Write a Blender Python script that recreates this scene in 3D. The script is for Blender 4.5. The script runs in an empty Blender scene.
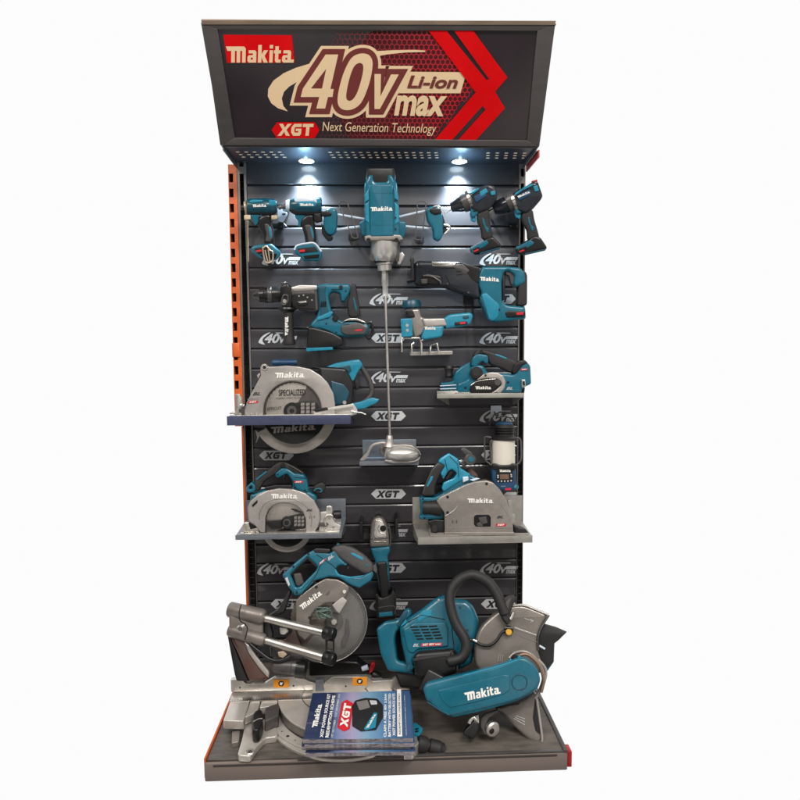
import bpy, bmesh, math, random
from mathutils import Vector, Matrix
random.seed(7)
SC = bpy.context.scene
COL = SC.collection
# ------------------------------------------------------------------ camera
CAM = Vector((-0.0217, -2.1957, 1.2319)); YAW, PIT, ROL, FPX = -0.0369, 0.0752, 0.0077, 624.78
_R0 = Vector((math.cos(YAW), math.sin(YAW), 0)); _F0 = Vector((-math.sin(YAW), math.cos(YAW), 0)); _Z = Vector((0, 0, 1))
FW = _F0*math.cos(PIT) - _Z*math.sin(PIT); _U = _F0*math.sin(PIT) + _Z*math.cos(PIT)
RT = _R0*math.cos(ROL) - _U*math.sin(ROL); UP = _R0*math.sin(ROL) + _U*math.cos(ROL)
cd = bpy.data.cameras.new('camera'); cam = bpy.data.objects.new('camera', cd); COL.objects.link(cam)
cd.sensor_width = 36; cd.lens = 36*FPX/800; cd.clip_end = 500; cd.clip_start = 0.02
m = Matrix((RT, UP, -FW)).transposed().to_4x4(); m.translation = CAM; cam.matrix_world = m
SC.camera = cam

class Pl:                                     # a plane things are drawn on: origin, normal (towards the viewer), x axis
    def __init__(s, o, n, x):
        s.o = Vector(o); s.n = Vector(n).normalized(); s.x = Vector(x).normalized()
        s.x = (s.x - s.n*s.x.dot(s.n)).normalized(); s.y = s.n.cross(s.x)
    def up(s, d): return Pl(s.o + s.n*d, s.n, s.x)
    def hit(s, p):
        d = RT*((p[0]-400)/FPX) - UP*((p[1]-400)/FPX) + FW
        return CAM + d*((s.o-CAM).dot(s.n)/d.dot(s.n))
    def uv(s, p):
        w = s.hit(p) - s.o; return (w.dot(s.x), w.dot(s.y))
    def w(s, u, v, h=0): return s.o + s.x*u + s.y*v + s.n*h
DPL = None
def FR(px=None, py=None, Y=0, k=.8):          # a tool hangs or stands turned a little: its drawing planes follow
    global DPL
    DPL = None
    if px is None: return
    o = PY(Y).hit((px, py)); d = (CAM-o).normalized(); n = (Vector((0, -1, 0))*(1-k)+d*k).normalized()
    DPL = (o, n, Y)
def PY(Y, yaw=0):
    if DPL: return Pl(DPL[0]+DPL[1]*(DPL[2]-Y), DPL[1], (1, 0, 0))
    return PY0(Y, yaw)
def PY0(Y, yaw=0): return Pl((0, Y, 0), (math.sin(yaw), -math.cos(yaw), 0), (math.cos(yaw), math.sin(yaw), 0))
def PYat(px, py, Y, yaw=0, tilt=0):           # facing plane through the point seen at px,py, turned by yaw and leant back by tilt
    o = PY(Y).hit((px, py)); n = Vector((math.sin(yaw)*math.cos(tilt), -math.cos(yaw)*math.cos(tilt), math.sin(tilt)))
    return Pl(o, n, (math.cos(yaw), math.sin(yaw), 0))
def PZ(Z): return Pl((0, 0, Z), (0, 0, 1), (1, 0, 0))
def pl(Y): return Y if isinstance(Y, Pl) else PY(Y)
def W(px, py, Y): return pl(Y).hit((px, py))
def mpp(Y):                                   # metres per photo pixel at a depth
    return (W(401, 400, Y) - W(400, 400, Y)).length
def cr(x0, y0, s):
    def f(*a):
        return [(x0+u*s, y0+v*s) for u, v in a]
    f.s = s
    return f

# ------------------------------------------------------------------ geometry, all returning (verts, faces) in world space
def rnd(pts, r, seg=3):
    if r <= 0: return pts
    out = []; n = len(pts)
    for i in range(n):
        a, b, c = Vector(pts[i-1]), Vector(pts[i]), Vector(pts[(i+1) % n])
        d1 = a-b; d2 = c-b; l = min(r, d1.length*.45, d2.length*.45)
        if d1.length < 1e-9 or d2.length < 1e-9: continue
        p = b+d1.normalized()*l; q = b+d2.normalized()*l
        for k in range(seg+1):
            t = k/seg; out.append(tuple(p*(1-t)**2 + b*2*t*(1-t) + q*t*t))
    return out
def catm(pts, seg=5, closed=True):
    n = len(pts); out = []
    P = [Vector(p) for p in pts]
    for i in range(n if closed else n-1):
        if closed: a, b, c, d = P[i-1], P[i], P[(i+1) % n], P[(i+2) % n]
        else: a, b, c, d = P[max(i-1, 0)], P[i], P[i+1], P[min(i+2, n-1)]
        for k in range(seg):
            t = k/seg
            out.append(.5*((2*b)+(c-a)*t+(2*a-5*b+4*c-d)*t*t+(3*b-a-3*c+d)*t**3))
    if not closed: out.append(P[-1])
    return [tuple(o) for o in out]
def circ(cx, cy, r, n=40, a0=0, a1=360, ry=None):
    ry = ry or r
    full = abs(a1-a0) >= 360
    return [(cx+r*math.cos(math.radians(a0+(a1-a0)*i/(n if full else n-1))), cy+ry*math.sin(math.radians(a0+(a1-a0)*i/(n if full else n-1)))) for i in range(n)]
def fill(loops, e, b=0, res=3, off=None):     # 2-D loops -> solid with rounded rim, local z is the normal
    cu = bpy.data.curves.new('t', 'CURVE'); cu.dimensions = '2D'; cu.fill_mode = 'BOTH'
    for L in loops:
        sp = cu.splines.new('POLY'); sp.points.add(len(L)-1)
        for i, p in enumerate(L): sp.points[i].co = (p[0], p[1], 0, 1)
        sp.use_cyclic_u = True
    cu.extrude = e; cu.bevel_depth = b; cu.bevel_resolution = res; cu.offset = (-b if off is None else off)
    o = bpy.data.objects.new('t', cu); COL.objects.link(o)
    me = o.to_mesh(); v = [x.co.copy() for x in me.vertices]; f = [tuple(q.vertices) for q in me.polygons]
    o.to_mesh_clear(); bpy.data.objects.remove(o); bpy.data.curves.remove(cu)
    return v, f
def S(poly, Y, d=.03, b=.004, r=1.0, holes=(), sm=False, res=3, off=None):
    P = pl(Y); mp = 1
    def lp(q, rr): return [P.uv(p) for p in (catm(q) if sm else rnd(q, rr))]
    L0_ = lp(poly, r); n_ = len(L0_)
    A_ = abs(sum(L0_[i-1][0]*L0_[i][1]-L0_[i][0]*L0_[i-1][1] for i in range(n_)))/2; P_ = sum(math.dist(L0_[i-1], L0_[i]) for i in range(n_))
    b = min(b*.72, d*.49, .26*2*A_/P_)
    v, f = fill([lp(poly, r)] + [lp(h, r) for h in holes], d/2-b, b, res, off)
    return [P.w(x.x, x.y, x.z-d/2) for x in v], f
def mesh_join(gs):
    V = []; F = []
    for v, f in gs:
        n = len(V); V += list(v); F += [tuple(i+n for i in q) for q in f]
    return V, F
def tube(path, r, seg=12, cap=True, flat=1.0):
    path = [Vector(p) for p in path]; n = len(path)
    rr = r if isinstance(r, (list, tuple)) else [r]*n
    if len(rr) != n: rr = [rr[0]+(rr[-1]-rr[0])*i/(n-1) for i in range(n)]
    V = []; F = []; up = None
    for i, p in enumerate(path):
        t = (path[min(i+1, n-1)]-path[max(i-1, 0)])
        if t.length < 1e-9: t = Vector((0, 0, 1))
        t.normalize()
        if up is None: up = t.orthogonal().normalized() if abs(t.y) > .9 else (Vector((0, 1, 0)) - t*t.y).normalized()
        else:
            up = up - t*up.dot(t); up = up.normalized() if up.length > 1e-6 else t.orthogonal().normalized()
        s = t.cross(up)
        for k in range(seg):
            a = 2*math.pi*k/seg; V.append(p + s*(math.cos(a)*rr[i]) + up*(math.sin(a)*rr[i]*flat))
    for i in range(n-1):
        for k in range(seg):
            a = i*seg+k; b = i*seg+(k+1) % seg; F.append((a, a+seg, b+seg, b))
    if cap: F.append(tuple(range(seg))); F.append(tuple(reversed(range((n-1)*seg, n*seg))))
    return V, F
def TB(pts, Y, r, sm=True, seg=12, flat=1.0):   # pts (px,py) or (px,py,Y); r in px
    q = [W(p[0], p[1], p[2] if len(p) > 2 else Y) for p in pts]
    if sm and len(q) > 2: q = [Vector(a) for a in catm(q, 7, False)]
    k = mpp(pts[0][2] if len(pts[0]) > 2 else Y)
    return tube(q, [x*k for x in r] if isinstance(r, (list, tuple)) else r*k, seg, True, flat)
def lathe(p0, p1, prof, seg=28):               # prof: (t along axis, radius in m)
    p0 = Vector(p0); p1 = Vector(p1); ax = p1-p0; t = ax.normalized(); u = t.orthogonal().normalized(); s = t.cross(u)
    V = []; F = []
    for (a, r) in prof:
        for k in range(seg):
            g = 2*math.pi*k/seg; V.append(p0+ax*a+(u*math.cos(g)+s*math.sin(g))*max(r, 1e-5))
    for i in range(len(prof)-1):
        for k in range(seg):
            a = i*seg+k; b = i*seg+(k+1) % seg; F.append((a, b, b+seg, a+seg))
    F.append(tuple(reversed(range(seg)))); F.append(tuple(range((len(prof)-1)*seg, len(prof)*seg)))
    return V, F
def LA(a, b, Y, prof, seg=28, Y2=None):         # radius in px
    k = mpp(Y); return lathe(W(a[0], a[1], Y), W(b[0], b[1], Y if Y2 is None else Y2), [(t, r*k) for t, r in prof], seg)
def DISC(c, r, Y, d=.006, prof=None, seg=32):   # disc facing along the plane normal; c, r in px, front at plane
    P = pl(Y); o = P.hit(c); k = (P.hit((c[0]+1, c[1]))-o).length
    e = min(d*.3, r*k*.2)
    return lathe(o-P.n*d, o, prof or [(0, r*k), (1-e/d, r*k), (1, r*k-e)], seg)
def bx(x0, x1, y0, y1, z0, z1, b=0):
    bm = bmesh.new(); bmesh.ops.create_cube(bm, size=1)
    for v in bm.verts: v.co = Vector(((x0+x1)/2+v.co.x*abs(x1-x0), (y0+y1)/2+v.co.y*abs(y1-y0), (z0+z1)/2+v.co.z*abs(z1-z0)))
    if b: bmesh.ops.bevel(bm, geom=bm.edges[:]+bm.verts[:], offset=b, segments=2, affect='EDGES', profile=.5)
    bm.verts.index_update(); r = [v.co.copy() for v in bm.verts], [tuple(v.index for v in f.verts) for f in bm.faces]; bm.free(); return r
def ell(c, rad, seg=20, rings=12, keep=None):   # ellipsoid, world
    V = []; F = []; c = Vector(c)
    for i in range(rings+1):
        th = math.pi*i/rings
        for k in range(seg):
            g = 2*math.pi*k/seg; V.append(c+Vector((rad[0]*math.sin(th)*math.cos(g), rad[1]*math.sin(th)*math.sin(g), rad[2]*math.cos(th))))
    for i in range(rings):
        for k in range(seg):
            a = i*seg+k; b = i*seg+(k+1) % seg; F.append((a, a+seg, b+seg, b))
    return V, F

# ------------------------------------------------------------------ lettering
MK = [([(-2.8,7.3),(9.2,7.3),(10.3,6.3),(10.3,0),(8,0),(8,5.3),(6.7,5.3),(6.7,0),(4.4,0),(4.4,5.3),(3.2,5.3),(3.2,0),(.8,0),(.8,5.3),(-1.6,5.3)], []),
 ([(12.2,5.6),(16.4,5.6),(17.3,4.8),(17.3,0),(12.4,0),(11.5,.8),(11.5,2.6),(12.4,3.4),(15,3.4),(15,4.2),(12.2,4.2)], [[(13.7,1.3),(15,1.3),(15,2.3),(13.7,2.3)]]),
 ([(18.4,8),(20.7,8),(20.7,3.7),(22.2,5.6),(24.9,5.6),(22.7,3),(25,0),(22.3,0),(20.7,2.4),(20.7,0),(18.4,0)], []),
 ([(25.9,0),(28.1,0),(28.1,5.6),(25.9,5.6)], []), ([(25.9,6.4),(28.1,6.4),(28.1,8),(25.9,8)], []),
 ([(29.6,7.4),(31.8,7.4),(31.8,5.6),(33.4,5.6),(33.4,4.2),(31.8,4.2),(31.8,1.4),(33.4,1.4),(33.4,0),(30.4,0),(29.6,.8),(29.6,4.2),(28.8,4.2),(28.8,5.6),(29.6,5.6)], []),
 ([(35,5.6),(39.2,5.6),(40.1,4.8),(40.1,1.4),(42.2,1.4),(42,0),(35.2,0),(34.3,.8),(34.3,2.6),(35.2,3.4),(37.8,3.4),(37.8,4.2),(35,4.2)], [[(36.5,1.3),(37.8,1.3),(37.8,2.3),(36.5,2.3)]])]
XG = [([(-.4,0),(2.8,3.1),(0,6),(2.7,6),(4.2,4.1),(6,6),(8.8,6),(5.5,3.1),(8.2,0),(5.5,0),(4,2),(2.3,0)], []),
 ([(15.8,6),(10.6,6),(8.8,4.2),(8.8,1.8),(10.5,0),(15,0),(15.9,.9),(15.9,3.6),(12,3.6),(12,2.4),(13.8,2.4),(13.8,1.6),(11.5,1.6),(11,2.1),(11,3.9),(11.5,4.4),(15.8,4.4)], []),
 ([(16.6,6),(24,6),(24,4.4),(21.4,4.4),(21.4,0),(19.1,0),(19.1,4.4),(16.6,4.4)], [])]
def glyph_loops(kind, shear=.22):
    out = []
    for o, hs in (MK if kind == 'MK' else XG):
        for L in [o]+hs: out.append([(x+y*shear, y) for x, y in L])
    return out
_fc = {}
def font_loops(s, shear=.0, bold=0.0, space=1.0):
    key = (s, shear, bold, space)
    if key in _fc: return _fc[key]
    c = bpy.data.curves.new('f', 'FONT'); c.body = s; c.shear = shear; c.offset = bold; c.space_character = space; c.resolution_u = 3
    o = bpy.data.objects.new('f', c); COL.objects.link(o); me = o.to_mesh()
    v = [x.co.copy() for x in me.vertices]; f = [tuple(q.vertices) for q in me.polygons]; o.to_mesh_clear()
    bpy.data.objects.remove(o); bpy.data.curves.remove(c); _fc[key] = (v, f); return v, f
def place(v, f, P, p0, p1, h, yt=None):       # fit glyph mesh so its box runs along p0->p1 with height h (px)
    x0 = min(a.x for a in v); x1 = max(a.x for a in v); y0 = min(a.y for a in v); y1 = max(a.y for a in v)
    A = P.hit(p0); B = P.hit(p1); ex = (B-A); k = (P.hit((p0[0]+1, p0[1]))-A).length
    if yt is None: ey = P.n.cross(ex.normalized())*h*k
    else: ey = P.hit(yt)-A
    return [A+ex*((a.x-x0)/(x1-x0))+ey*((a.y-y0)/(y1-y0))+P.n*a.z for a in v], f
def TX(s, Y, p0, p1, h, shear=0, bold=.0, yt=None, lift=.0012, space=1.0):
    v, f = font_loops(s, shear, bold, space); return place(v, f, pl(Y).up(lift), p0, p1, h, yt)
def GL(kind, Y, p0, p1, h, shear=.22, yt=None, lift=.0012, thick=.0002):
    v, f = fill(glyph_loops(kind, shear), .0001, 0); v = [Vector((a.x, a.y, a.z)) for a in v]
    return place(v, f, pl(Y).up(lift), p0, p1, h, yt)
def FL(poly, Y, lift=.001, r=0, sm=False, holes=()):   # thin printed patch
    return S(poly, pl(Y).up(lift), .0006, 0, r, holes, sm)

# ------------------------------------------------------------------ objects
def link(name, g, mat, root, smooth=True, ang=38, origin=None):
    V, F = mesh_join(g) if isinstance(g, list) else g
    o0 = Vector(root['_o']) if root is not None and '_o' in root else (origin or Vector((0, 0, 0)))
    me = bpy.data.meshes.new(name); me.from_pydata([tuple(Vector(v)-o0) for v in V], [], F)
    bm = bmesh.new(); bm.from_mesh(me); bmesh.ops.remove_doubles(bm, verts=bm.verts, dist=2e-5); bmesh.ops.dissolve_degenerate(bm, dist=1e-6, edges=bm.edges)
    bmesh.ops.recalc_face_normals(bm, faces=bm.faces); bm.to_mesh(me); bm.free(); me.update()
    if smooth:
        for p in me.polygons: p.use_smooth = True
        me.set_sharp_from_angle(angle=math.radians(ang))
    me.materials.append(mat); o = bpy.data.objects.new(name, me); COL.objects.link(o)
    if root is not None: o.parent = root; o['_o'] = tuple(o0)
    else: o.location = o0
    return o
def part(root, name, mat, *g, label=None, smooth=True, ang=38):
    o = link(name, list(g), mat, root, smooth, ang)
    if label: o['label'] = label
    return o
def thing(name, label, cat, at, group=None):
    e = bpy.data.objects.new(name, None); COL.objects.link(e); e.location = at; e.empty_display_size = .05; e['_o'] = tuple(at)
    e['label'] = label; e['category'] = cat
    if group: e['group'] = group
    return e

# ------------------------------------------------------------------ materials
def lin(c):
    return tuple((x/255/12.92 if x/255 <= .04045 else ((x/255+.055)/1.055)**2.4) for x in c)+(1,)
def mat(name, c, rough=.5, metal=0, var=.12, bump=.0, scale=60, spec=.5, coat=0, streak=None, emis=0, c2=None, aniso=0):
    M = bpy.data.materials.new(name); M.use_nodes = True; nt = M.node_tree; N = nt.nodes; L = nt.links
    b = N['Principled BSDF']; b.inputs['Metallic'].default_value = metal; b.inputs['Specular IOR Level'].default_value = spec
    b.inputs['Coat Weight'].default_value = coat; b.inputs['Coat Roughness'].default_value = .15
    tc = N.new('ShaderNodeTexCoord'); mp = N.new('ShaderNodeMapping'); L.new(tc.outputs['Object'], mp.inputs[0])
    if streak: mp.inputs['Scale'].default_value = streak
    nz = N.new('ShaderNodeTexNoise'); nz.inputs['Scale'].default_value = scale; nz.inputs['Detail'].default_value = 6; L.new(mp.outputs[0], nz.inputs[0])
    n2 = N.new('ShaderNodeTexNoise'); n2.inputs['Scale'].default_value = scale*.13; n2.inputs['Detail'].default_value = 4; L.new(tc.outputs['Object'], n2.inputs[0])
    ad = N.new('ShaderNodeMath'); ad.operation = 'ADD'; L.new(nz.outputs[0], ad.inputs[0]); L.new(n2.outputs[0], ad.inputs[1])
    rp = N.new('ShaderNodeMapRange'); rp.inputs['From Min'].default_value = .7; rp.inputs['From Max'].default_value = 1.3; L.new(ad.outputs[0], rp.inputs[0])
    mx = N.new('ShaderNodeMix'); mx.data_type = 'RGBA'; L.new(rp.outputs[0], mx.inputs['Factor'])
    lc = lin(c); hi = lin(c2) if c2 else tuple(min(1, x*(1+var*1.3)) for x in lc[:3])+(1,)
    mx.inputs['A'].default_value = tuple(x*(1-var) for x in lc[:3])+(1,); mx.inputs['B'].default_value = hi
    L.new(mx.outputs['Result'], b.inputs['Base Color'])
    rr = N.new('ShaderNodeMapRange'); rr.inputs['To Min'].default_value = max(.03, rough-.07); rr.inputs['To Max'].default_value = min(1, rough+.1)
    rr.inputs['From Min'].default_value = .35; rr.inputs['From Max'].default_value = .65; L.new(n2.outputs[0], rr.inputs[0]); L.new(rr.outputs[0], b.inputs['Roughness'])
    if bump:
        n3 = N.new('ShaderNodeTexNoise'); n3.inputs['Scale'].default_value = scale*6; n3.inputs['Detail'].default_value = 3; L.new(mp.outputs[0], n3.inputs[0])
        bp = N.new('ShaderNodeBump'); bp.inputs['Strength'].default_value = bump; bp.inputs['Distance'].default_value = .001; L.new(n3.outputs[0], bp.inputs['Height']); L.new(bp.outputs[0], b.inputs['Normal'])
    if emis:
        L.new(mx.outputs['Result'], b.inputs['Emission Color']); b.inputs['Emission Strength'].default_value = emis
    return M
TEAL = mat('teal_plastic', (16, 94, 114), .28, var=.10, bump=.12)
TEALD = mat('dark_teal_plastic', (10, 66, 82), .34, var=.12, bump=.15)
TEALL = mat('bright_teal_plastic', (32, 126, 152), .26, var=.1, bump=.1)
NAVY = mat('navy_blue_plastic', (16, 58, 92), .45, var=.12, bump=.1)
RUB = mat('black_rubber', (30, 28, 28), .55, var=.2, bump=.35)
GRIP = mat('grey_rubber_grip', (62, 60, 60), .5, var=.15, bump=.35)
BLK = mat('black_plastic', (15, 15, 16), .36, var=.2, bump=.15)
HOLE = mat('black_recess', (8, 8, 9), .9, var=.1)
GRAP = mat('graphite_metal', (82, 79, 78), .36, metal=.4, var=.15, bump=.1)
ALU = mat('silver_painted_casting', (172, 167, 162), .3, metal=.5, var=.07, bump=.18)
ALUD = mat('grey_painted_casting', (142, 136, 130), .33, metal=.45, var=.09, bump=.18)
CAST = mat('raw_aluminium', (204, 200, 194), .27, metal=.8, var=.12, bump=.12, streak=(1, 4, 1))
GUARD = mat('grey_brown_casting', (122, 116, 110), .3, metal=.45, var=.12, bump=.2, scale=30)
GUN = mat('gunmetal_casting', (122, 115, 110), .34, metal=.45, var=.12, bump=.2, scale=40)
STEEL = mat('brushed_steel', (205, 200, 194), .36, metal=1, var=.12, scale=30, streak=(1, 1, 14))
CHR = mat("polished_steel", (214, 210, 203), .2, metal=1, var=.06)
TAN = mat('zinc_plated_steel', (176, 160, 138), .42, metal=.6, var=.15)
WHT = mat('white_print', (232, 230, 224), .5, var=.04)
GPR = mat('pale_grey_print', (186, 187, 188), .5, var=.08)
REDP = mat('red_print', (196, 30, 44), .45, var=.05)
BLKP = mat('black_print', (30, 29, 31), .5, var=.05)
DIMP = mat('dim_grey_print', (118, 112, 108), .5, var=.1)
WPL = mat('pale_plastic', (196, 208, 220), .3, var=.05)
YEL = mat('yellow_plastic', (214, 160, 40), .45, var=.08)
REDM = mat('red_plastic', (168, 20, 26), .4, var=.08)
ORNG = mat('orange_powder_coat', (192, 84, 26), .45, var=.3, bump=.1, scale=20)
SATIN = mat('satin_cast_silver', (206, 203, 198), .36, metal=.75, var=.08, bump=.15, scale=30)
TURN = mat('turned_steel', (205, 202, 198), .3, metal=.7, var=.03)
DRL = mat('gloss_charcoal_plastic', (30, 34, 40), .24, var=.15, bump=.06)
def seam(root, Y, *paths, w=.28, M=None, nm='seam'):
    return part(root, nm, M or HOLE, *[TB(p, Y, w, sm=False, seg=6) for p in paths])
MACH = mat('machined_table_metal', (196, 190, 182), .3, metal=.5, var=.1, bump=.12, scale=30)
SLAT = mat('charcoal_slat_paint', (52, 50, 53), .36, var=.12, scale=14, streak=(.6, 1, 5), spec=.45, coat=.4)
SLAT.node_tree.nodes['Principled BSDF'].inputs['Coat Roughness'].default_value = .07
POST = mat('grey_post_paint', (112, 106, 102), .42, metal=.2, var=.15, scale=25)
FRAME = mat('anodised_dark_frame', (78, 74, 74), .38, metal=.4, var=.1, scale=20, streak=(.5, 1, 4))
TOPS = mat('brushed_top_strip', (128, 112, 96), .4, metal=.4, var=.12, streak=(.3, 1, 6))
RAIL = mat('taupe_front_rail', (116, 105, 99), .55, var=.03, scale=8)
DECK = mat('worn_grey_laminate', (74, 70, 66), .5, var=.35, scale=16, streak=(1, 4, 1), c2=(104, 97, 89), bump=.2)
SHB = mat('blue_grey_shelf_paint', (68, 74, 100), .34, var=.08, metal=.15)
SHS = mat('steel_grey_shelf_paint', (116, 121, 128), .3, metal=.35, var=.1)
SHW = mat('warm_silver_shelf_paint', (164, 161, 154), .34, metal=.4, var=.08)
CREAM = mat('cream_sign_print', (206, 180, 144), .5, var=.02, emis=.05, spec=.2)
BRN = mat('dark_maroon_sign_print', (98, 32, 28), .5, var=.05)
REDS = mat('red_sign_print', (190, 2, 8), .5, var=.06, emis=.05, spec=.12)
FACE = mat('dark_sign_face', (24, 18, 23), .2, var=.25, scale=5, c2=(42, 30, 36), coat=.4)

ORI = W(380, 700, 0); ORI.z = 0
stand = thing('display_stand', 'tall charcoal slatwall display stand with a perforated canopy and a wide grey base', 'display stand', (0, -.2, 0))
ZB = .1194; YF = -.55; ZC = 1.878
# slat wall: one profile swept across
xl = -.457; xr = .476
zt = W(390, 185.3, 0).z; zbm = W(390, 598.8, 0).z; pit = (zt-zbm)/21
prof = []
z = zt+pit
prof.append((.004, ZC+.02))
k = 0
zz = zt
while zz > ZB+.01:
    prof += [(.0, zz+.0045), (.0015, zz+.0028), (.013, zz+.0024), (.013, zz-.0024), (.0022, zz-.0030), (.0004, zz-.0065), (0, zz-.011)]
    bl_ = random.uniform(0, .0024); prof += [(bl_, zz-pit*.35), (bl_, zz-pit*.6)]
    zz -= pit
prof.append((0, ZB))
V = []; F = []
for i, (y, z) in enumerate(prof): V += [Vector((xl, y, z)), Vector((xr, y, z))]
for i in range(len(prof)-1): F.append((2*i, 2*i+1, 2*i+3, 2*i+2))
part(stand, 'slat_panel', SLAT, (V, F), bx(xl-.002, xr+.002, .016, .028, ZB-.05, ZC+.02), ang=20)
# slotted posts
def slotted(x0, x1, z0, z1, y, sx0, sx1, sh, ph, d=.03):
    P = PY(y); hs = []; z = z0+.03+ph
    while z+sh < z1-.02: hs.append([(sx0, z), (sx1, z), (sx1, z+sh), (sx0, z+sh)]); z += .0502
    v, f = fill([[(x0, z0), (x1, z0), (x1, z1), (x0, z1)]]+hs, .0012, 0)
    g = [P.w(a.x, a.y, a.z-.0012) for a in v], f
    return [g, bx(x0, x0+.002, y+.003, y+d, z0, z1), bx(x1-.002, x1, y+.003, y+d, z0, z1)], bx(x0+.002, x1-.002, y+d-.004, y+d, z0, z1)
XL = -.5; XR = .5
xg = -.488
g, bk = slotted(xg, xl-.001, ZB, ZC+.05, -.004, xg+.008, xg+.022, .027, .01)
p = part(stand, 'slotted_post', POST, *g, smooth=False); part(p, 'slot_backing', HOLE, bk, smooth=False)
g, bk = slotted(xr+.001, XR-.001, ZB, ZC+.05, -.004, xr+.007, xr+.018, .027, .03)
p = part(stand, 'slotted_post', POST, *g, smooth=False); part(p, 'slot_backing', HOLE, bk, smooth=False)
zo = W(242, 426, 0).z
g, bk = slotted(-.518, xg-.001, zo, ZC-.005, -.006, -.5155, -.5015, .029, .0)
p = part(stand, 'side_post', ORNG, *g, label='orange slotted side post', smooth=False); part(p, 'slot_backing', HOLE, bk, smooth=False)
part(stand, 'edge_strip', ORNG, bx(-.4965, xg-.001, -.006, .024, ZB, zo-.002, .001), label='narrow orange edge strip')
part(p, 'post_clip', ORNG, bx(-.520, xg-.006, -.012, -.006, W(236, 357, 0).z, W(236, 343, 0).z, .002))
# base
part(stand, 'base_deck', DECK, bx(XL, XR, YF+.012, .03, ZB-.018, ZB, .001), smooth=False)
z0 = W(300, 784, YF).z
fr = [(0, 0), (.052, 0), (.052, .004), (.014, .004)]
part(stand, 'front_rail', RAIL, bx(XL-.004, XR+.0, YF, YF+.012, ZB-.055, ZB-.003, .004), label='taupe front rail of the base')
part(stand, 'rail_groove', mat('dark_groove', (58, 50, 46), .7), bx(XL+.02, XR-.03, YF-.0012, YF+.004, ZB-.0125, ZB-.0065, .001))
part(stand, 'rail_trim', GRAP, bx(XL+.25, XR-.012, YF+.001, YF+.011, ZB-.003, ZB+.0015, .0005), bx(XR-.012, XR, YF+.001, 0, ZB-.01, ZB+.004, .001))
part(stand, 'end_cap', REDM, bx(XR+.001, XR+.014, YF+.006, YF+.04, ZB-.05, ZB-.004, .002), label='red end cap at the right of the front rail')
part(stand, 'side_trim', ORNG, bx(XL-.007, XL-.001, YF+.01, -.02, ZB-.05, ZB+.006, .001), label='thin orange side trim of the base')
part(stand, 'base_side', BLK, bx(XL+.001, XL+.01, YF+.02, .02, .066, ZB-.02), smooth=False); part(stand, 'base_side', BLK, bx(XR-.01, XR-.001, YF+.02, .02, .066, ZB-.02), smooth=False)
# kick panel behind the tools, where the deck meets the wall
YC = -.178
# canopy: perforated sheet with two round lamp openings
def onC(px, py): q = W(px, py, PZ(ZC)); return (q.x, q.y)
lamps = [onC(306.5, 160.5), onC(459.5, 161)]
hs = []
def holes(x0, x1, n):
    for r_, yy in enumerate((-.118, -.092, -.066)):
        for i in range(n):
            x = x0+(x1-x0)*i/(n-1)+r_*.004; hs.append([(x-.0058, yy-.006), (x+.0058, yy-.006), (x+.0058, yy+.006), (x-.0058, yy+.006)])
xa = onC(241, 157)[0]; xb = onC(282, 157)[0]; holes(xa, xb, 6)
xa = onC(331, 157)[0]; xb = onC(435, 157)[0]; holes(xa, xb, 15)
xa = onC(486, 157)[0]; xb = onC(522, 157)[0]; holes(xa, xb, 5)
for (x, y) in lamps: hs.append(circ(x, y, .025, 24))
v, f = fill([[(XL+.01, YC), (XR-.01, YC), (XR-.01, 0.012), (XL+.01, .012)]]+hs, .0004, 0)
CAN = mat('blue_grey_canopy_sheet', (58, 60, 68), .42, metal=.3, var=.1, scale=20)
part(stand, 'canopy', CAN, ([Vector((a.x, a.y, ZC+a.z+.001)) for a in v], f), label='perforated canopy sheet under the sign', smooth=False)
part(stand, 'canopy_hole_glow', mat('tan_glow_backing', (170, 150, 128), .7, var=.25, scale=80, emis=.55), bx(XL+.02, XR-.02, -.15, .01, ZC+.0016, ZC+.0020), smooth=False)  # glowing sheet stands in for store light coming through the holes
part(stand, 'canopy_lip', FRAME, bx(XL+.006, XR-.006, YC-.004, YC, ZC-.004, ZC+.02, .001), bx(XL+.006, XL+.01, YC, .01, ZC-.012, ZC+.01), bx(XR-.01, XR-.006, YC, .01, ZC-.012, ZC+.01))
part(stand, 'side_bracket', mat('red_enamel', (168, 34, 40), .45), bx(XR+.0005, XR+.006, -.165, .0, ZC-.026, ZC-.002, .002), label='red side bracket by the canopy')
LE = bpy.data.materials.new('led_lens'); LE.use_nodes = True; bb = LE.node_tree.nodes['Principled BSDF']; bb.inputs['Emission Color'].default_value = (.82, .93, 1, 1); bb.inputs['Emission Strength'].default_value = 14; bb.inputs['Base Color'].default_value = (.9, .95, 1, 1)
for (x, y) in lamps:
    rg = part(stand, 'downlight', CHR, lathe((x, y, ZC+.002), (x, y, ZC-.003), [(0, .0255), (.2, .029), (1, .0275), (1, .0250), (.2, .0245)]))
    part(rg, 'lens', LE, lathe((x, y, ZC+.004), (x, y, ZC-.0015), [(0, .0242), (.6, .0242), (1, .022)]))
    def lamp(nm, t, e, loc, **k):
        d = bpy.data.lights.new(nm, t); d.energy = e; d.color = k.get('c', (.72, .89, 1)); o = bpy.data.objects.new(nm, d); COL.objects.link(o); o.location = loc
        return o, d
    o, d = lamp('downlight_beam', 'SPOT', 68, (x, y, ZC-.012)); d.spot_size = math.radians(84); d.spot_blend = 1; d.shadow_soft_size = .014
    o.rotation_euler = (math.radians(4), 0, 0)
    o, d = lamp('added_halo_lamp', 'POINT', .9, (x, y-.06, ZC-.045)); d.shadow_soft_size = .012; d.color = (.35, .72, 1)  # extra point lamp, added to light a blue halo around each downlight
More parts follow.
